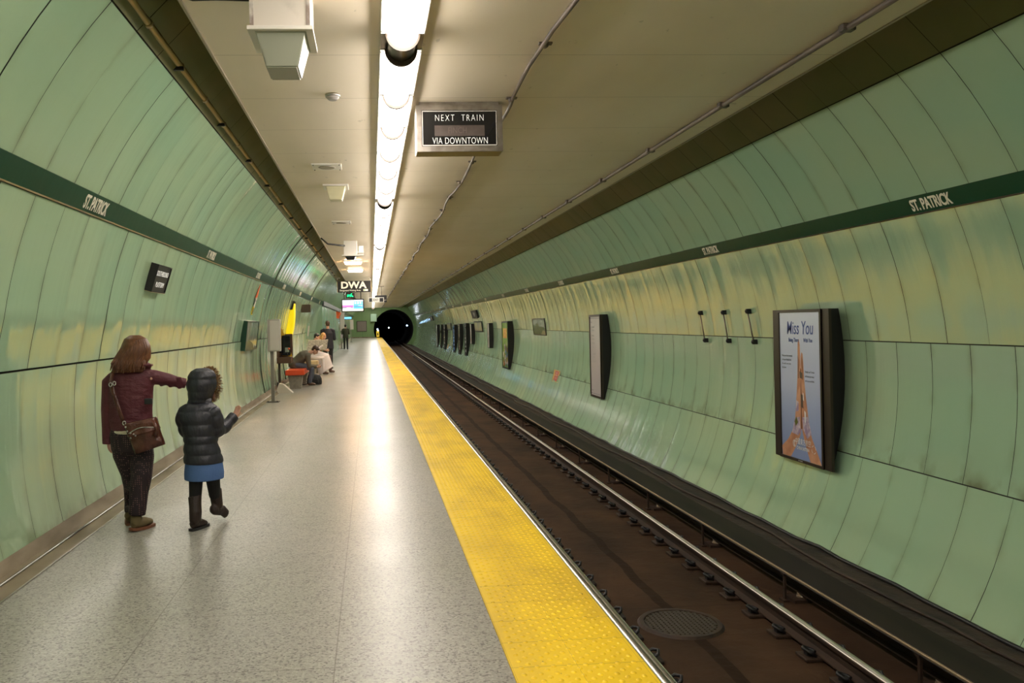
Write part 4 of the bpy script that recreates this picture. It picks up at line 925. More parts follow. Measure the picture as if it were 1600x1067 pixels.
def head_shapes(b, c_, yaw, s_=1.0, pitch=0.0):
    """skull, jaw, nose, ears, brow and lips; the face looks along +Y before the turn"""
    M_ = Matrix.Translation(c_) @ Matrix.Rotation(yaw, 4, 'Z') @ Matrix.Rotation(pitch, 4, 'X')
    P = lambda x, y, z: M_ @ Vector((x*s_, y*s_, z*s_)); Rm = M_.to_3x3().to_4x4()
    b.ball(P(0, -.012, .028), (.074*s_, .092*s_, .086*s_), seg=18, M=Rm)
    b.ball(P(0, .020, -.035), (.060*s_, .066*s_, .075*s_), seg=16, M=Rm)
    b.ball(P(0, .050, -.088), (.026*s_, .026*s_, .022*s_), seg=10, M=Rm)
    b.tube([P(0, .080, .012), P(0, .094, -.012), P(0, .104, -.028), P(0, .088, -.036)], [.008*s_, .010*s_, .014*s_, .010*s_], 8)
    for sx in (-1, 1):
        b.ball(P(sx*.075, -.008, -.008), (.010*s_, .020*s_, .030*s_), seg=8, M=Rm); b.ball(P(sx*.028, .074, .022), (.022*s_, .010*s_, .009*s_), seg=8, M=Rm)
    b.tube([P(-.02, .078, -.060), P(0, .086, -.058), P(.02, .078, -.060)], .0065*s_, 6)
    return M_, P
def face_parts(t, P, s_, hairm=None):
    for sx in (-1, 1):
        MB().ball(P(sx*.029, .076, .004), .011*s_, seg=10).done('eye', [m_eye], t)
    MB().tube([P(-.021, .084, -.060), P(0, .091, -.0595), P(.021, .084, -.060)], .0035*s_, 6).done('lips', mat('lip', (.45, .15, .12), .5), t)
    for sx in (-1, 1):
        if hairm: MB().tube([P(sx*.045, .077, .022), P(sx*.028, .085, .028), P(sx*.013, .083, .024)], .004*s_, 6).done('eyebrow', hairm, t)
def body(name, J, s_, sk, label, group=None, vox=.008, hands=((), ()), yaw=0, pitch=0, cat='person', chest=(.15, .10), hipr=(.15, .11)):
    """one continuous skin surface over the skeleton J (world coordinates)"""
    b = MB(); neck, pel = J['neck'], J['pel']; ch = J.get('chest', neck.lerp(pel, .35)); ac = (J['shR']-J['shL'])
    fwd = ac.cross(Vector((0, 0, 1))).normalized()*-1
    b.tube([neck.lerp(ch, .25), ch, ch.lerp(pel, .55), pel, pel+(pel-ch).normalized()*.05], [(.10*s_, .06*s_), (chest[0]*s_, chest[1]*s_), (.12*s_, .09*s_), (hipr[0]*s_, hipr[1]*s_), (hipr[0]*.8*s_, hipr[1]*.8*s_)], 16, ref=fwd)
    M_, P = head_shapes(b, J['head'], yaw, s_, pitch)
    b.tube([P(0, -.02, -.05), neck.lerp(ch, .2)], [.052*s_, .058*s_], 12)
    for q in 'LR':
        b.tube([neck.lerp(J['sh'+q], .3)-Vector((0, 0, .03)), J['sh'+q], J['el'+q], J['wr'+q]], [.055*s_, .052*s_, .038*s_, .024*s_], 10)
        b.ball(J['el'+q], .037*s_, seg=8)
        b.tube([pel.lerp(J['hip'+q], .7), J['hip'+q], J['kn'+q], J['an'+q]], [.06*s_, .070*s_, .048*s_, .030*s_], 10); b.ball(J['kn'+q], .049*s_, seg=8)
        b.tube([J['an'+q], J['an'+q].lerp(J['toe'+q], .4)+Vector((0, 0, -.008)), J['an'+q].lerp(J['toe'+q], .75)+Vector((0, 0, -.004))], [.028*s_, .024*s_, .017*s_], 10)
    for q, hk in zip('LR', hands):
        hk = dict(hk); d_ = hk.pop('d', None) or (J['wr'+q]-J['el'+q])
        hand_tubes(b, J['wr'+q], d_, 1 if q == 'L' else -1, s_, **hk)
    o = b.done(name, sk); remesh(o, vox*1.0, 2, .4); tag(o, label, cat, group)
    face_parts(o, P, s_); return o, P
def garment(name, parent, mt, build, vox=.01, sm=3, **kw):
    b = MB(); build(b); o = b.done(name, mt, parent); remesh(o, vox, sm, .5); return tag(o, **kw)
def rings(b, L_, n=24, tilt=None):
    """stack of oval sections: (centre, half width, half depth) -> closed skin, horizontal sections"""
    prev = None; first = None
    for c_, rx, ry in L_:
        cur = [b.b.verts.new((c_[0]+rx*math.cos(2*math.pi*k/n)*(1-.06*abs(math.sin(4*math.pi*k/n))), c_[1]+ry*math.sin(2*math.pi*k/n), c_[2])) for k in range(n)]
        if prev:
            for k in range(n): b.b.faces.new((prev[k], prev[(k+1) % n], cur[(k+1) % n], cur[k]))
        else: b.b.faces.new(cur)
        prev = cur
    b.b.faces.new(list(reversed(prev)))
def shoe(b, an, toe, s_=1.0, h=.07, sole=.0, w_=.045):
    d = Vector((toe.x-an.x, toe.y-an.y, 0)).normalized(); z0 = min(an.z, toe.z)
    heel = Vector((an.x, an.y, an.z-.03))-d*.035
    b.tube([heel, Vector(an)+d*.02+Vector((0, 0, -.035)), an.lerp(toe, .55)+Vector((0, 0, -.01)), Vector(toe)], [(w_*.82*s_, .036*s_), (w_*.9*s_, .042*s_), (w_*1.05*s_, .034*s_), (w_*.8*s_, .022*s_)], 12, ref=(0, 0, 1))
    b.tube([Vector(an)+Vector((0, 0, .03)), Vector(an)+Vector((0, 0, -.03))], [w_*.9*s_, w_*.95*s_], 12)
def sole_of(name, an, toe, mt, parent, zg, w_=.046, s_=1.0):
    d = Vector((toe.x-an.x, toe.y-an.y, 0)); l_ = d.length; d.normalize(); p = Vector((-d.y, d.x, 0)); b = MB(); c0 = Vector((an.x, an.y, 0))-d*.065
    T_ = l_+.105; pr = []
    for i in range(17):
        a = math.pi*i/16; pr.append((T_*.5-T_*.5*math.cos(a), w_*math.sin(a)**.5))
    out = [(u, v_) for u, v_ in pr]+[(u, -v_) for u, v_ in reversed(pr[1:-1])]
    lift = lambda u: zg(u/T_)
    A_ = [b.b.verts.new(c0+d*u+p*v_*s_+Vector((0, 0, lift(u)))) for u, v_ in out]; B_ = [b.b.verts.new(c0+d*u+p*v_*s_+Vector((0, 0, lift(u)+.022))) for u, v_ in out]; n = len(out)
    for i in range(n): b.b.faces.new((A_[i], A_[(i+1) % n], B_[(i+1) % n], B_[i]))
    b.b.faces.new(list(reversed(A_))); b.b.faces.new(B_); return b.done(name, mt, parent)
def cloth(name, col, rough=.75, b_=None, **k): return mat(name, col, rough, bump=b_ or ((60, 60, 60), .0015), **k)
def strands(b, paths, r=.004, n=5):
    for p in paths: b.tube(p, [r]*(len(p)-1)+[r*.4], n, cap=False)

# ---------------------------------------------- woman in the burgundy jacket
YW = 7.10
W = lambda x, y, Y=YW: at_y(x, y, Y)
K = YW/FPX
J = dict(head=W(211, 550, 7.13), neck=W(206, 574), pel=W(206, 688), chest=W(203, 610),
         shL=W(174, 592), elL=W(170, 642), wrL=W(170, 681, 7.12), shR=W(236, 590), elR=W(264, 594, 7.16), wrR=W(292, 599, 7.2),
         hipL=W(194, 694), hipR=W(219, 694), knL=W(206, 748, 7.16), knR=W(223, 752, 7.02), anL=W(204, 796, 7.22), anR=W(213, 807, 6.98),
         toeL=W(204, 806, 7.33), toeR=W(226, 815, 7.06))
J['toeL'].z = .03; J['anL'].z = .09; J['toeR'].z = .028; J['anR'].z = .095
woman, PW = body('person', J, 1.0, m_skin, 'woman with long auburn hair in a burgundy jacket, reaching to the child, seen from behind', vox=.0065,
                 hands=(dict(curl=.35, palm=(.9, .1, 0)), dict(curl=.5, palm=(0, .3, -1), d=(1, .25, -.25))), yaw=-.55, pitch=-.05)
m_jack = cloth('burgundy_cloth', (.085, .012, .020), .62, b_=((9, 9, 16), .02))
def b_jacket(b):
    L_ = []
    for xl, xr, y, dp in ((188, 228, 570, .06), (176, 236, 577, .085), (168, 240, 586, .11), (166, 240.5, 600, .125), (166, 239.5, 620, .125), (168, 238.5, 640, .12), (169, 239, 655, .125), (172, 241, 668, .135), (174, 242, 673.5, .135)):
        p, q = W(xl, y), W(xr, y); L_.append((((p+q)/2), (q-p).length/2, dp))
    rings(b, L_)
    b.tube([W(178, 590), W(172, 596), W(169, 640), W(169, 665, 7.11), W(169.5, 693, 7.12)], [.055, .066, .058, .052, .050], 14)
    b.tube([W(226, 590), W(240, 589, 7.12), W(264, 593, 7.16), W(278, 597, 7.18), W(290.5, 599, 7.2)], [.066, .064, .052, .046, .044], 14)
    for k in range(3): b.tube([W(252+14*k, 583+3*k, 7.14), W(253+14*k, 603+2*k, 7.16)], [.02, .02], 8)
    b.tube([W(192, 566, 7.08), W(206, 571, 7.03), W(224, 569, 7.06), W(236, 573, 7.10)], [.028, .036, .036, .022], 10)
jk = garment('jacket', woman, m_jack, b_jacket, .008)
MB().box(W(231, 628, 6.96)-vx(.03, 0, .02), W(231, 628, 6.96)+vx(.035, .03, .028), bev=.006).done('back_tab', m_black, jk)
MB().box(W(229, 571, 6.98)-vx(.045, 0, .008), W(229, 571, 6.98)+vx(.04, .06, .010), bev=.006).done('shoulder_strap', m_jack, jk)
def b_tr(b):
    b.tube([W(207, 671), W(206, 680), W(206, 694), W(206, 703), W(206, 709)], [(.175, .125), (.180, .135), (.172, .13), (.165, .125), (.10, .10)], 20, ref=(0, 1, 0))
    b.tube([W(191, 690), W(194, 710), W(203, 740, 7.14), W(206, 760, 7.17), W(206, 785, 7.2), W(206, 796, 7.2)], [.090, .092, .074, .068, .060, .062], 14)
    b.tube([W(221, 690), W(222, 712, 7.08), W(221, 745, 7.02), W(217, 770, 7.0), W(215, 795, 6.98), W(214, 804, 6.98)], [.092, .098, .086, .076, .070, .068], 14)
    for y_, k in ((757, 0), (765, 1), (794, 0), (798, 1)): b.tube([W(196, y_, 7.12), W(206, y_-2, 7.06), W(226, y_+2, 7.0)], [.018, .022, .016], 6)
m_trs = cloth('dotted_trousers', (.014, .006, .009), .75)
v_ = N(m_trs, 'ShaderNodeTexVoronoi'); v_.inputs['Scale'].default_value = 62; v_.inputs['Randomness'].default_value = 0.15
tc_ = N(m_trs, 'ShaderNodeTexCoord'); L(m_trs, tc_.outputs['Object'], v_.inputs['Vector'])
L(m_trs, mix(m_trs, math_(m_trs, 'LESS_THAN', v_.outputs['Distance'], .24), (.014, .006, .009), (.20, .10, .09)), B(m_trs).inputs['Base Color'])
garment('trousers', woman, m_trs, b_tr, .009)
def b_sh(b): rings(b, [((W(208, 668)), .182, .134), ((W(208, 675.6)), .187, .140)])
garment('shirt_hem', woman, cloth('ivory', (.62, .56, .42)), b_sh, .008, 1, label='ivory shirt edge')
m_suede = cloth('olive_suede', (.13, .095, .04), .8); m_sole = mat('orange_sole', (.17, .065, .03), .6)
for q, zg in (('L', lambda u: .0), ('R', lambda u: max(0, .012-.03*u))):
    an, toe = J['an'+q], J['toe'+q]; d_ = Vector((toe.x-an.x, toe.y-an.y, 0)).normalized(); toe = Vector((an.x, an.y, 0))+d_*.155; toe.z = .045
    o = garment('shoe', woman, m_suede, lambda b: shoe(b, Vector((an.x, an.y, .095)), toe, 1.12), .008, 3); sole_of('sole', an, toe, m_sole, o, zg, .05)
# hair: a soft shell with many long locks
m_hair = mat('auburn_hair', (.085, .026, .008), .42, noise=((70, 70, 4), (.17, .065, .022), .35, .7))
def b_hair(b):
    L_ = []
    for xl, xr, y, dp, Y in ((203, 219, 523.5, .045, 7.11), (194, 229, 529, .085, 7.10), (189.5, 235, 539, .108, 7.09), (187, 236.5, 550, .112, 7.08), (182, 236, 560, .10, 7.06), (177, 229, 569, .085, 7.04), (174, 226, 577, .06, 7.02), (174, 224, 582, .03, 7.0)):
        p, q = W(xl, y, Y), W(xr, y, Y); L_.append(((p+q)/2, (q-p).length/2, dp))
    rings(b, L_, 28)
hr_ = garment('hair', woman, m_hair, b_hair, .009, 2)
rnd = random.Random(5); paths = []
for k in range(170):
    u = rnd.uniform(-1, 1); top = W(211+u*8, 524.5+3*abs(u), 7.10); mid_x = 211+u*24; end_x = 199+u*27
    f_ = math.sqrt(max(0, 1-u*u)); a = rnd.uniform(.92, 1.03); yend = 577+rnd.uniform(-8, 7)-5*max(0, u)-(2 if u < -.7 else 0)
    p0 = top; p1 = W(211+u*17*a, 531, 7.10-.085*f_*a); p2 = W(mid_x*a+211*(1-a), 546, 7.085-.113*f_*a); p3 = W((mid_x+end_x)/2-2, 561, 7.06-.10*f_*a); p4 = W(end_x+rnd.uniform(-2, 2), yend, 7.02-.055*f_-rnd.uniform(0, .03))
    pts = []
    for (A_, B_) in ((p0, p1), (p1, p2), (p2, p3), (p3, p4)):
        for q in range(3): pts.append(A_.lerp(B_, q/3))
    pts.append(p4); pts = [pts[0]]+[(pts[i-1]+pts[i]*2+pts[i+1])/4 for i in range(1, len(pts)-1)]+[pts[-1]]; paths.append(pts)
b = MB(); strands(b, paths, .0052); b.done('hair_locks', m_hair, hr_)
# shoulder bag
m_leather = mat('glossy_brown_leather', (.060, .018, .012), .24, bump=((16, 16, 11), .02), noise=((9, 9, 9), (.12, .040, .026), .4, .65))
YBG = 6.90
tl, tr, br_, bl = at_y(195.5, 663, YBG), at_y(244, 652, YBG), at_y(258, 694, YBG), at_y(211, 710, YBG)
def bag_pt(u, v_, side, th=.055):
    p = tl.lerp(tr, u).lerp(bl.lerp(br_, u), v_); t_ = th*(.25+.75*(math.sin(math.pi*min(max(u, 0), 1))**.5)*(.35+.65*math.sin(math.pi*(.12+.80*v_))))
    t_ += .006*math.sin(9*u+5*v_)+.004*math.sin(17*v_)
    return p+Vector((0, -side*t_, 0))
def b_bag(b, u0=0, u1=1, v0=0, v1=1, off=0, n=14):
    def grid(side):
        return [[b.b.verts.new(bag_pt(u0+(u1-u0)*i/n, v0+(v1-v0)*j_/n, side)+Vector((0, -off*side, 0))) for i in range(n+1)] for j_ in range(n+1)]
    A_, B_ = grid(1), grid(-1)
    for G in (A_, B_):
        for j_ in range(n):
            for i in range(n): b.b.faces.new((G[j_][i], G[j_][i+1], G[j_+1][i+1], G[j_+1][i]))
    for i in range(n):
        b.b.faces.new((A_[0][i], A_[0][i+1], B_[0][i+1], B_[0][i])); b.b.faces.new((A_[n][i], A_[n][i+1], B_[n][i+1], B_[n][i]))
        b.b.faces.new((A_[i][0], A_[i+1][0], B_[i+1][0], B_[i][0])); b.b.faces.new((A_[i][n], A_[i+1][n], B_[i+1][n], B_[i][n]))
b = MB(); b_bag(b); bag = b.done('shoulder_bag', m_leather, smooth=True, label='slouchy glossy brown leather bag hanging at the back of the woman in burgundy', cat='bag')
b = MB(); b_bag(b, -.01, 1.01, -.02, .42, .010); fl = b.done('flap', m_leather, bag, smooth=True)
b = MB()
for u, v_ in ((.05, .08), (.05, .22), (.22, .36), (.14, .30), (.10, .45), (.27, .42)): b.ball(bag_pt(u, v_, 1)+Vector((0, -.014, 0)), .008, seg=8)
b.done('stud', m_steel, fl)
zp = [bag_pt(.08+.84*k/16, .30-.10*math.sin(math.pi*k/16)+.02*(k/16), 1)+Vector((0, -.016, 0)) for k in range(17)]
MB().tube(zp, .0045, 6).done('zip', m_steel, fl)
b = MB(); b.tube([W(176, 583, 6.99), W(173, 596, 6.955), W(178, 616, 6.95), W(186, 640, 6.93), W(194, 663, 6.91)], [(.016, .004)]*5, 8, ref=(0, 1, 0)); b.tube([W(176, 583, 6.99), W(180, 572, 7.05), W(186, 568, 7.14)], [(.016, .004)]*3, 8, ref=(0, 1, 0)); b.done('strap', m_leather, bag)
b = MB()
for p in (W(172.5, 601, 6.93), W(178.5, 599, 6.93), W(194, 661, 6.88)): b.tube([p+Vector((.012*math.cos(a*math.pi/4), 0, .016*math.sin(a*math.pi/4))) for a in range(9)], .0045, 6)
b.done('buckle', m_steel, bag)
MB().tube([tr+Vector((-.03, -.03, -.02)), tr+Vector((.02, -.05, -.09)), tr+Vector((.0, -.05, -.15))], [.022, .014, .02], 8).done('side_tab', m_leather, bag)

# ---------------------------------------------- girl in the quilted coat
YG = 7.0
G = lambda x, y, Y=YG: at_y(x, y, Y)
J = dict(head=G(318, 602, 7.06), neck=G(313, 628), pel=G(316, 712), chest=G(311, 650),
         shL=G(290, 642), elL=G(288, 668, 6.98), wrL=G(294, 690, 7.04), shR=G(334, 642), elR=G(341, 672, 7.04), wrR=G(364, 653, 7.16),
         hipL=G(306, 722), hipR=G(329, 722), knL=G(307, 766, 7.0), knR=G(335, 762, 7.14), anL=G(305, 808, 6.93), anR=G(340, 792, 7.16),
         toeL=G(312, 824, 7.01), toeR=G(351, 800, 7.22))
J['anL'].z = .085; J['toeL'].z = .03; J['toeL'].x = J['anL'].x+.055; J['toeL'].y = J['anL'].y+.11
J['anR'].z = .135; J['toeR'] = Vector((J['anR'].x+.055, J['anR'].y+.10, .05))
girl, PG = body('person', J, .80, m_skin, 'child in a dark quilted hooded coat, denim skirt and tall brown boots, seen from behind', vox=.0055,
                hands=(dict(curl=.4, palm=(.9, .1, 0)), dict(curl=.25, palm=(-.5, -.5, -.5), d=(.45, .35, .8))), yaw=-.65, pitch=-.05, chest=(.13, .09), hipr=(.13, .10))
m_puff = mat('quilted_navy', (.013, .013, .022), .5, bump=((22, 22, 12), .010), spec=.6)
def quilt(z, zs, amp):
    k = 0
    for i in range(len(zs)-1):
        if zs[i] >= z > zs[i+1]: k = math.sin(math.pi*(zs[i]-z)/(zs[i]-zs[i+1]))
    return amp*(abs(k)**.6)
def b_coat(b):
    prof = [(630, 290, 333, .075), (636, 281, 339, .10), (645, 275.5, 341, .125), (655, 277, 341, .13), (670, 284, 340, .13), (685, 287, 340, .128), (697, 287.5, 341, .13), (708, 287, 346, .135), (723, 287.5, 349, .135)]
    zs = [G(310, q).z for q in (628, 641, 661, 679, 691, 708, 724)]
    L_ = []; n = 64
    for i in range(n+1):
        y = 630+(723-630)*i/n
        for (ya, la, ra, da), (yb, lb, rb, db) in zip(prof, prof[1:]):
            if ya <= y <= yb:
                f_ = (y-ya)/(yb-ya); xl, xr, dp = la+(lb-la)*f_, ra+(rb-ra)*f_, da+(db-da)*f_; break
        p, q = G(xl, y), G(xr, y); k = quilt(p.z, zs, .013)-.007
        L_.append(((p+q)/2, (q-p).length/2+k, dp+k))
    rings(b, L_, 28)
    def sleeve(pts, r, m_):
        P_ = []; Rr = []
        for i in range(len(pts)-1):
            for k in range(8):
                f_ = k/8; P_.append(pts[i].lerp(pts[i+1], f_)); Rr.append(r[i]+(r[i+1]-r[i])*f_)
        P_.append(pts[-1]); Rr.append(r[-1]); P_ = [P_[0]]+[(P_[i-1]+P_[i]+P_[i+1])/3 for i in range(1, len(P_)-1)]+[P_[-1]]
        Rr = [r_+.008*abs(math.sin(math.pi*i/m_))-.004 for i, r_ in enumerate(Rr)]; b.tube(P_, Rr, 16)
    sleeve([G(330, 640, 6.98), G(337, 652, 6.98), G(339, 672, 7.0), G(350, 668, 7.08), G(366, 650, 7.17)], [.062, .064, .060, .052, .042], 7)
    sleeve([G(292, 642, 7.0), G(285, 652, 7.0), G(288, 670, 7.03), G(296, 684, 7.12)], [.062, .060, .052, .046], 7)
    b.tube([G(296, 627), G(312, 625, 6.98), G(330, 628)], [.03, .04, .03], 12)
coat = garment('quilted_coat', girl, m_puff, b_coat, .0065, 1)
def b_hood(b):
    prof = [(575.5, 306, 324, .04), (580, 298, 332, .085), (588, 292.5, 337, .110), (600, 290.5, 337.5, .12), (610, 291.5, 336, .115), (618, 293.5, 331, .10), (626, 293, 329, .085), (631, 292, 330, .07)]
    zs = [G(310, q).z for q in (570, 592, 611, 624, 634)]; L_ = []
    for i in range(41):
        y = 575.5+(631-575.5)*i/40
        for (ya, la, ra, da), (yb, lb, rb, db) in zip(prof, prof[1:]):
            if ya <= y <= yb: f_ = (y-ya)/(yb-ya); xl, xr, dp = la+(lb-la)*f_, ra+(rb-ra)*f_, da+(db-da)*f_; break
        p, q = G(xl, y), G(xr, y); k = quilt(p.z, zs, .009)-.004; L_.append((((p+q)/2)+Vector((0, .02, 0)), (q-p).length/2+k, dp+k))
    rings(b, L_, 28)
hood = garment('hood', girl, m_puff, b_hood, .006, 1)
# fur trim: ring of fine hairs round the face opening
rnd = random.Random(9); b = MB(); m_fur = mat('brown_fur', (.10, .05, .016), .8, noise=((60, 60, 60), (.25, .14, .05), .4, .6))
cF = G(327, 600, 7.12); fd = Vector((math.sin(.65), math.cos(.65), 0)); fs = Vector((math.cos(.65), -math.sin(.65), 0))
for k in range(1100):
    a = rnd.uniform(0, 2*math.pi); o_ = cF+fs*.098*math.cos(a)+Vector((0, 0, .125*math.sin(a)))-fd*rnd.uniform(-.02, .03)
    d_ = (fs*math.cos(a)+Vector((0, 0, math.sin(a)))+fd*rnd.uniform(.1, .9)+Vector((rnd.uniform(-.4, .4),)*1+(rnd.uniform(-.4, .4), rnd.uniform(-.4, .4)))).normalized(); l_ = rnd.uniform(.018, .045)
    b.tube([o_, o_+d_*l_*.6, o_+d_*l_+Vector((0, 0, -.006))], [.0022, .0018, .0006], 3, cap=False)
b.tube([cF+fs*.092*math.cos(a*math.pi/12)+Vector((0, 0, .12*math.sin(a*math.pi/12)))-fd*.005 for a in range(25)], .014, 8)
b.done('fur_trim', m_fur, hood)
b = MB(); strands(b, [[G(331+q*.8, 612, 7.06), G(333+q, 618, 7.04), G(332+q*1.2+rnd.uniform(-1, 1), 624+rnd.uniform(-2, 3), 7.02)] for q in range(4)], .004); b.done('hair', m_hair, girl)
m_denim = cloth('denim', (.060, .125, .30), .8)
def b_skirt(b):
    L_ = []
    for xl, xr, y, dp in ((290, 347, 716, .12), (288.5, 349, 728, .135), (287.5, 350.5, 738, .145), (288, 350, 748, .15)):
        p, q = G(xl, y), G(xr, y); L_.append(((p+q)/2, (q-p).length/2, dp))
    rings(b, L_, 36)
sk_ = garment('skirt', girl, m_denim, b_skirt, .007, 2)
m_tight = cloth('black_tights', (.006, .005, .006), .8); m_boot = cloth('dark_brown_boot', (.022, .010, .007), .6, b_=((25, 25, 14), .01))
def b_tg(b):
    b.tube([G(307, 735), G(306, 752), G(305, 782, 6.98)], [.066, .058, .050], 12); b.tube([G(331, 735), G(333, 752, 7.05), G(336, 775, 7.12)], [.066, .058, .050], 12)
garment('tights', girl, m_tight, b_tg, .008)
o = garment('boot', girl, m_boot, lambda b: (b.tube([G(304, 774, 6.98), G(304.5, 776, 6.98), G(305, 790, 6.95), G(305.5, 800, 6.93), Vector((J['anL'].x, J['anL'].y, .07))], [.056, .055, .050, .052, .048], 14),
    b.tube([G(297.5, 807, 6.92), G(305, 809, 6.90), G(313, 806, 6.93)], [.014, .016, .014], 6), shoe(b, J['anL'], J['toeL'], 1.0, w_=.044)), .007, 2)
sole_of('sole', J['anL'], J['toeL'], m_black, o, lambda u: 0.0, .042)
anR, toeR = J['anR'], J['toeR']; dR = Vector((.35, .93, 0)).normalized()
anR.z = .135; toeR = Vector((anR.x+.055, anR.y+.10, .045))
garment('boot', girl, m_boot, lambda b: (b.tube([G(336, 764, 7.12), G(336.5, 767, 7.12), G(338.5, 782, 7.14), anR], [.055, .054, .050, .047], 14), b.ball(anR+Vector((-.02, -.05, -.01)), (.04, .045, .045), seg=10),
    b.tube([anR+Vector((-.02, -.04, -.02)), anR.lerp(toeR, .5)+Vector((0, .01, 0)), toeR], [(.042, .040), (.046, .036), (.040, .026)], 12, ref=dR)), .007, 2)

# ---------------------------------------------- generic figures farther away
def figure(J, s_, label, top, bot, shoe_m, hair_m, yaw, pitch=0, coat_len=.25, hands=({}, {}), hairf=None, fat=1.0, top_name='coat', group=None, skirt=False, vox=.012):
    me_, P = body('person', J, s_, m_skin, label, group, vox=.010, hands=hands, yaw=yaw, pitch=pitch)
    ac = (J['shR']-J['shL']); fwd = ac.cross(Vector((0, 0, 1))).normalized()*-1; nk, pl, ch = J['neck'], J['pel'], J['chest']; f_ = fat*s_
    def bt(b):
        b.tube([nk+(nk-ch)*.05, nk.lerp(ch, .3), ch, ch.lerp(pl, .6), pl, pl+Vector((0, 0, -coat_len))+Vector(J.get('hem', (0, 0, 0)))], [(.075*f_, .07*f_), (.16*f_, .10*f_), (.20*f_, .13*f_), (.175*f_, .13*f_), (.19*f_, .145*f_), (.20*f_, .15*f_)], 18, ref=fwd)
        for q in 'LR': b.tube([nk.lerp(J['sh'+q], .5), J['sh'+q], J['el'+q], J['el'+q].lerp(J['wr'+q], .92)], [.07*f_, .072*f_, .057*f_, .046*f_], 12); b.ball(J['el'+q], .057*f_, seg=10)
    if pl.z < .7: bt0 = bt; bt = lambda b: (bt0(b), b.ball(pl+Vector((-.01, 0, .0)), (.155*f_, .20*f_, .13*f_), seg=18))
    garment(top_name, me_, top, bt, vox, 3)
    def bb(b):
        b.tube([pl+Vector((0, 0, .04)), pl, pl+Vector((0, 0, -.06))], [(.15*f_, .12*f_), (.165*f_, .13*f_), (.15*f_, .12*f_)], 16, ref=fwd)
        for q in 'LR': b.tube([pl.lerp(J['hip'+q], .6), J['hip'+q], J['kn'+q], J['an'+q]+Vector((0, 0, -.01))], [.09*f_, .093*f_, .068*f_, .054*f_], 12); b.ball(J['kn'+q], .069*f_, seg=10)
    garment('trousers', me_, bot, bb, vox, 3)
    for q in 'LR': garment('shoe', me_, shoe_m, lambda b: shoe(b, J['an'+q], J['toe'+q], s_*1.1), .009, 2)
    def bh(b):
        if hairf: hairf(b, P)
        else:
            Rm = Matrix.Rotation(yaw, 4, 'Z') @ Matrix.Rotation(pitch, 4, 'X'); b.ball(P(0, -.020, .040), (.083*s_, .094*s_, .088*s_), seg=16, M=Rm); b.ball(P(0, -.055, -.01), (.072*s_, .05*s_, .06*s_), seg=12, M=Rm)
            b.tube([P(-.055, .045, .075), P(0, .062, .09), P(.055, .045, .075)], .024*s_, 8)
    garment('hair', me_, hair_m, bh, .008, 1)
    return me_, P
m_brh = mat('brown_hair', (.05, .022, .010), .5, bump=((60, 60, 30), .006)); m_blk = mat('black_hair', (.008, .007, .007), .4, bump=((60, 60, 30), .006)); m_bld = mat('blond_hair', (.62, .38, .14), .45, noise=((60, 60, 20), (.42, .22, .07), .4, .6))
# seated man looking at a phone
def legs_up(J, s_=1): return J
YM = 23.1; Mn = lambda x, y, Y=YM: at_y(x, y, Y)
J = dict(head=Mn(492.5, 547), neck=Mn(482, 551.5), chest=Mn(474, 556), pel=Mn(461, 571),
         shL=Mn(480, 557, 23.32), shR=Mn(481, 557, 22.92), elL=Mn(483, 571.5, 23.4), elR=Mn(483.5, 572.5, 22.85), wrL=Mn(497, 572.5, 23.22), wrR=Mn(495, 573.2, 22.98),
         hipL=Mn(463, 573, 23.22), hipR=Mn(463, 573.5, 22.98), knL=Mn(488, 574, 23.32), knR=Mn(487, 576, 22.90), anL=Mn(487, 598, 23.35), anR=Mn(484, 600, 22.92), toeL=Mn(495, 600, 23.35), toeR=Mn(492, 603, 22.90))
for q in 'LR':
    J['an'+q].z = .10; J['toe'+q].z = .045; J['toe'+q].x = J['an'+q].x+.16
J['hem'] = (-.02, 0, -.0); J['pel'].z = .61; J['hipL'].z = J['hipR'].z = .585
m_grey = cloth('grey_green_jacket', (.105, .090, .062), .85); m_jean = cloth('blue_grey_jeans', (.085, .095, .125), .85); m_shoeb = cloth('brown_leather_shoe', (.075, .035, .018), .5)
man, PM = figure(J, 1.02, 'seated man in a grey jacket and jeans bent over a phone', m_grey, m_jean, m_shoeb, m_brh, -math.pi/2, -.75, coat_len=.10, fat=1.12,
    hands=(dict(curl=.8, palm=(0, -.8, .3)), dict(curl=.8, palm=(0, .8, .3))), top_name='jacket')
pc = (J['wrL']+J['wrR'])/2+Vector((.10, 0, .02)); t = empty('phone', pc, 'small dark phone held in the hands of the seated man', 'phone')
Rp = Matrix.Rotation(-.6, 4, 'Y'); MB().box((-.035, -.065, -.005), (.035, .065, .005), M=Rp, bev=.003).done('case', m_black, t); MB().box((-.03, -.058, .005), (.03, .058, .006), M=Rp).done('screen', em('phone_glow', (.7, .8, 1), 1.0), t)
# black bag at his feet
t = empty('backpack', (-1.62, 23.42, 0), 'slumped black bag on the floor behind the feet of the seated man', 'bag')
b = MB(); L_ = [((0, 0, .01), .20, .12), ((0, 0, .06), .215, .135), ((.0, 0, .18), .205, .125), ((-.01, 0, .27), .17, .09), ((-.02, 0, .30), .10, .05)]; rings(b, L_); o = b.done('bag_body', cloth('black_nylon', (.012, .011, .012), .6, b_=((12, 12, 12), .02)), t); remesh(o, .012, 2)
MB().tube([(-.20, -.02, .10), (-.30, -.05, .06), (-.36, -.08, .02), (-.28, -.12, .02), (-.18, -.12, .04)], [(.018, .006)]*5, 8).done('strap', m_black, t); MB().box((-.12, -.155, .06), (.12, -.12, .17), bev=.02).done('front_pocket', m_black, t)
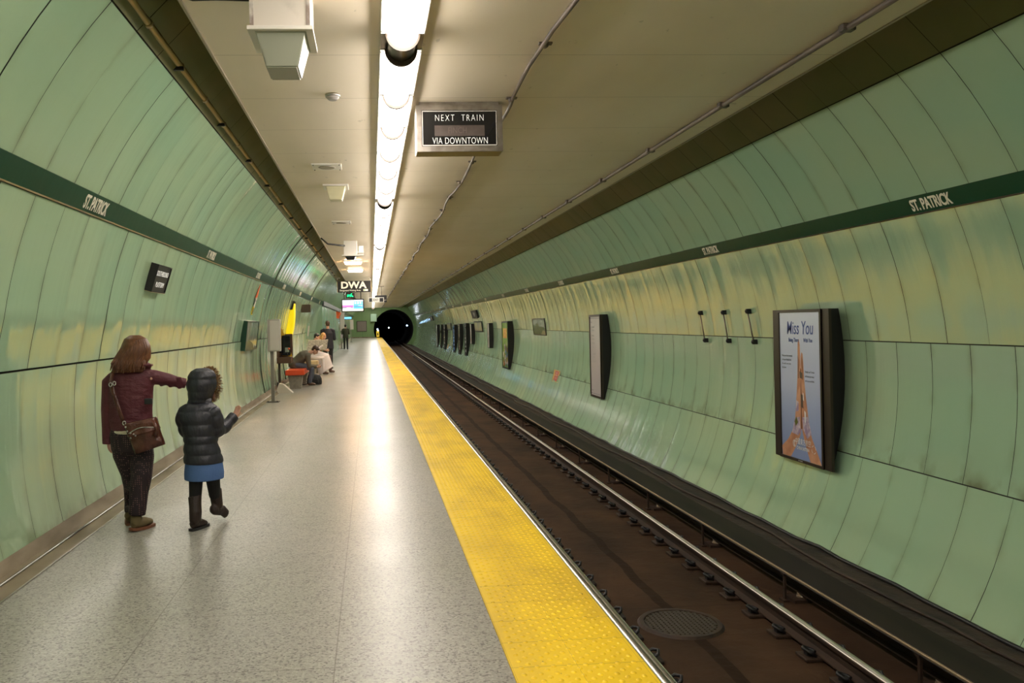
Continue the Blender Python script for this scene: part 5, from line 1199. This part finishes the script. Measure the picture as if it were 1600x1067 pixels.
# reading person in white behind him, and the blond one beyond
YR = 28.3; Rr_ = lambda x, y, Y=YR: at_y(x, y, Y)
def seated(base, s_, top, face_yaw, label, hair_m, hairf=None, pitch=-.3, lean=.12, arm=.48, **k):
    x, y = base; pel = Vector((x, y, .61)); ch = Vector((x+lean, y, .88)); nk = Vector((x+lean*1.6, y, 1.10)); hd = Vector((x+lean*2.0+.03, y, 1.28))
    J = dict(head=hd, neck=nk, chest=ch, pel=pel); 
    for q, sg in (('L', 1), ('R', -1)):
        J['sh'+q] = nk+Vector((-.01, sg*.18, -.06)); J['el'+q] = Vector((x+arm*.62, y+sg*.26, .85)); J['wr'+q] = Vector((x+arm, y+sg*.20, 1.02 if arm > .4 else .80)); J['hip'+q] = pel+Vector((.03, sg*.10, 0))
        J['kn'+q] = Vector((x+.46, y+sg*.11, .56)); J['an'+q] = Vector((x+.48, y+sg*.11, .10)); J['toe'+q] = Vector((x+.63, y+sg*.11, .045))
    J['hem'] = (0, 0, 0)
    return figure(J, s_, label, top, k.pop('bot', m_black), m_shoeb, hair_m, face_yaw, pitch, coat_len=.08, hairf=hairf, hands=(dict(curl=.6, palm=(0, -.7, .2)), dict(curl=.6, palm=(0, .7, .2))), **k), J
m_wcoat = cloth('white_coat', (.68, .62, .64), .7)
(rd, PR), J = seated((-2.10, 28.1), .98, m_wcoat, -math.pi/2, 'dark-haired seated person in a long white coat reading a newspaper', m_blk, bot=m_wcoat)
def b_lap(b):
    b.tube([J['pel'], J['pel'].lerp(J['knL'], .6)+Vector((0, -.1, 0)), (J['knL']+J['knR'])/2, (J['anL']+J['anR'])/2+Vector((0.05, 0, .12)), (J['anL']+J['anR'])/2+Vector((.10, 0, .04))], [(.2, .13), (.24, .12), (.24, .13), (.27, .15), (.30, .17)], 18, ref=(1, 0, .01))
garment('coat_skirt', rd, m_wcoat, b_lap, .015, 3)
t = empty('newspaper', (-1.80, 27.80, 1.00), 'open newspaper held up by the seated reader in white', 'newspaper', rot=(0, 0, -1.05))
m_np = mat('newsprint', (.62, .58, .50), .8, noise=((14, 14, 50), (.35, .32, .28), .5, .56))
for sg in (-1, 1):
    b = MB(); pr = [(.10*math.sin(k*.5)*.25, sg*.36*k/6) for k in range(7)]
    for (xa, ya_), (xb, yb_) in zip(pr, pr[1:]):
        b.box((min(xa, xb)-.003, min(ya_, yb_), -.16), (max(xa, xb)+.003, max(ya_, yb_), .20), M=Matrix.Rotation(.35, 4, 'Y'))
    b.done('page', m_np, t)
def long_hair(b, P):
    b.ball(P(0, -.02, .035), (.088, .10, .095), seg=16); b.tube([P(0, -.06, .0), P(0, -.07, -.08), P(0, -.06, -.14)], [(.085, .05), (.09, .05), (.07, .03)], 14, ref=(0, 1, 0))
    for sx in (-1, 1): b.tube([P(sx*.07, .01, .02), P(sx*.085, .0, -.08), P(sx*.08, .01, -.17)], [.03, .032, .02], 10)
seated((-1.93, 29.05), .98, cloth('tan_coat', (.45, .28, .16), .7), -math.pi/2-.4, 'blond seated person in a tan coat beyond the reader in white', m_bld, hairf=long_hair, pitch=-.2, arm=.34, bot=cloth('brown_trousers', (.06, .03, .03), .8))
# standing man in a dark coat
YT = 31.6; T_ = lambda x, y, Y=YT: at_y(x, y, Y)
def standing(px, Y, h, yaw_off, s_, label, top, bot, shoes, hair_m, hairf=None, coat_len=.25, step=.12, xo=0, fat=1.0, fold=False):
    x = at_y(px, 540, Y).x; J = dict(head=Vector((x+xo*.2, Y, h-.125*s_)), neck=Vector((x+xo*.1, Y, h-.29*s_)), chest=Vector((x, Y, h-.45*s_)), pel=Vector((x, Y, h*.53)))
    for q, sg in (('L', -1), ('R', 1)):
        J['sh'+q] = J['neck']+Vector((sg*.19*s_, 0, -.06*s_)); J['el'+q] = J['sh'+q]+Vector((sg*.05, .02, -.30*s_))
        J['wr'+q] = J['el'+q]+(Vector((-sg*.10, .20, -.02)) if fold else Vector((0, .06, -.25*s_)))
        J['hip'+q] = J['pel']+Vector((sg*.095*s_, 0, -.02)); J['kn'+q] = Vector((x+sg*.10*s_, Y-sg*step*.3+.02, h*.28)); J['an'+q] = Vector((x+sg*.105*s_, Y-sg*step, .09)); J['toe'+q] = J['an'+q]+Vector((sg*.03, .15, -.045))
    return figure(J, s_, label, top, bot, shoes, hair_m, yaw_off, 0, coat_len=coat_len, hairf=hairf, fat=fat), J
m_navy = cloth('dark_navy_coat', (.010, .011, .020), .75); m_blacktr = cloth('black_trousers', (.008, .008, .010), .8)
standing(512.5, 31.6, 1.83, .1, 1.06, 'standing man in a dark navy coat with his back turned, beside the seated readers', m_navy, m_blacktr, m_shoeb, m_brh, coat_len=.20, step=.16, fat=1.05, fold=True)
m_grn = cloth('olive_coat', (.045, .045, .022), .8)
(gw, PGW), J = standing(540.5, 56.5, 1.70, -.2, .98, 'distant woman in an olive coat and black leggings walking away along the platform', m_grn, m_black, m_black, m_blk, coat_len=.12, step=.18, fold=True)
t = empty('handbag', J['wrL']+Vector((-.12, -.12, -.02)), 'white bag carried at the left side of the distant woman in olive', 'bag')
MB().box((-.10, -.06, -.28), (.10, .08, .05), bev=.03).done('bag_body', mat('white_bag', (.65, .55, .55), .5), t); MB().tube([(-.06, 0, .05), (0, 0, .22), (.06, 0, .05)], .01, 6).done('handle', m_white, t)
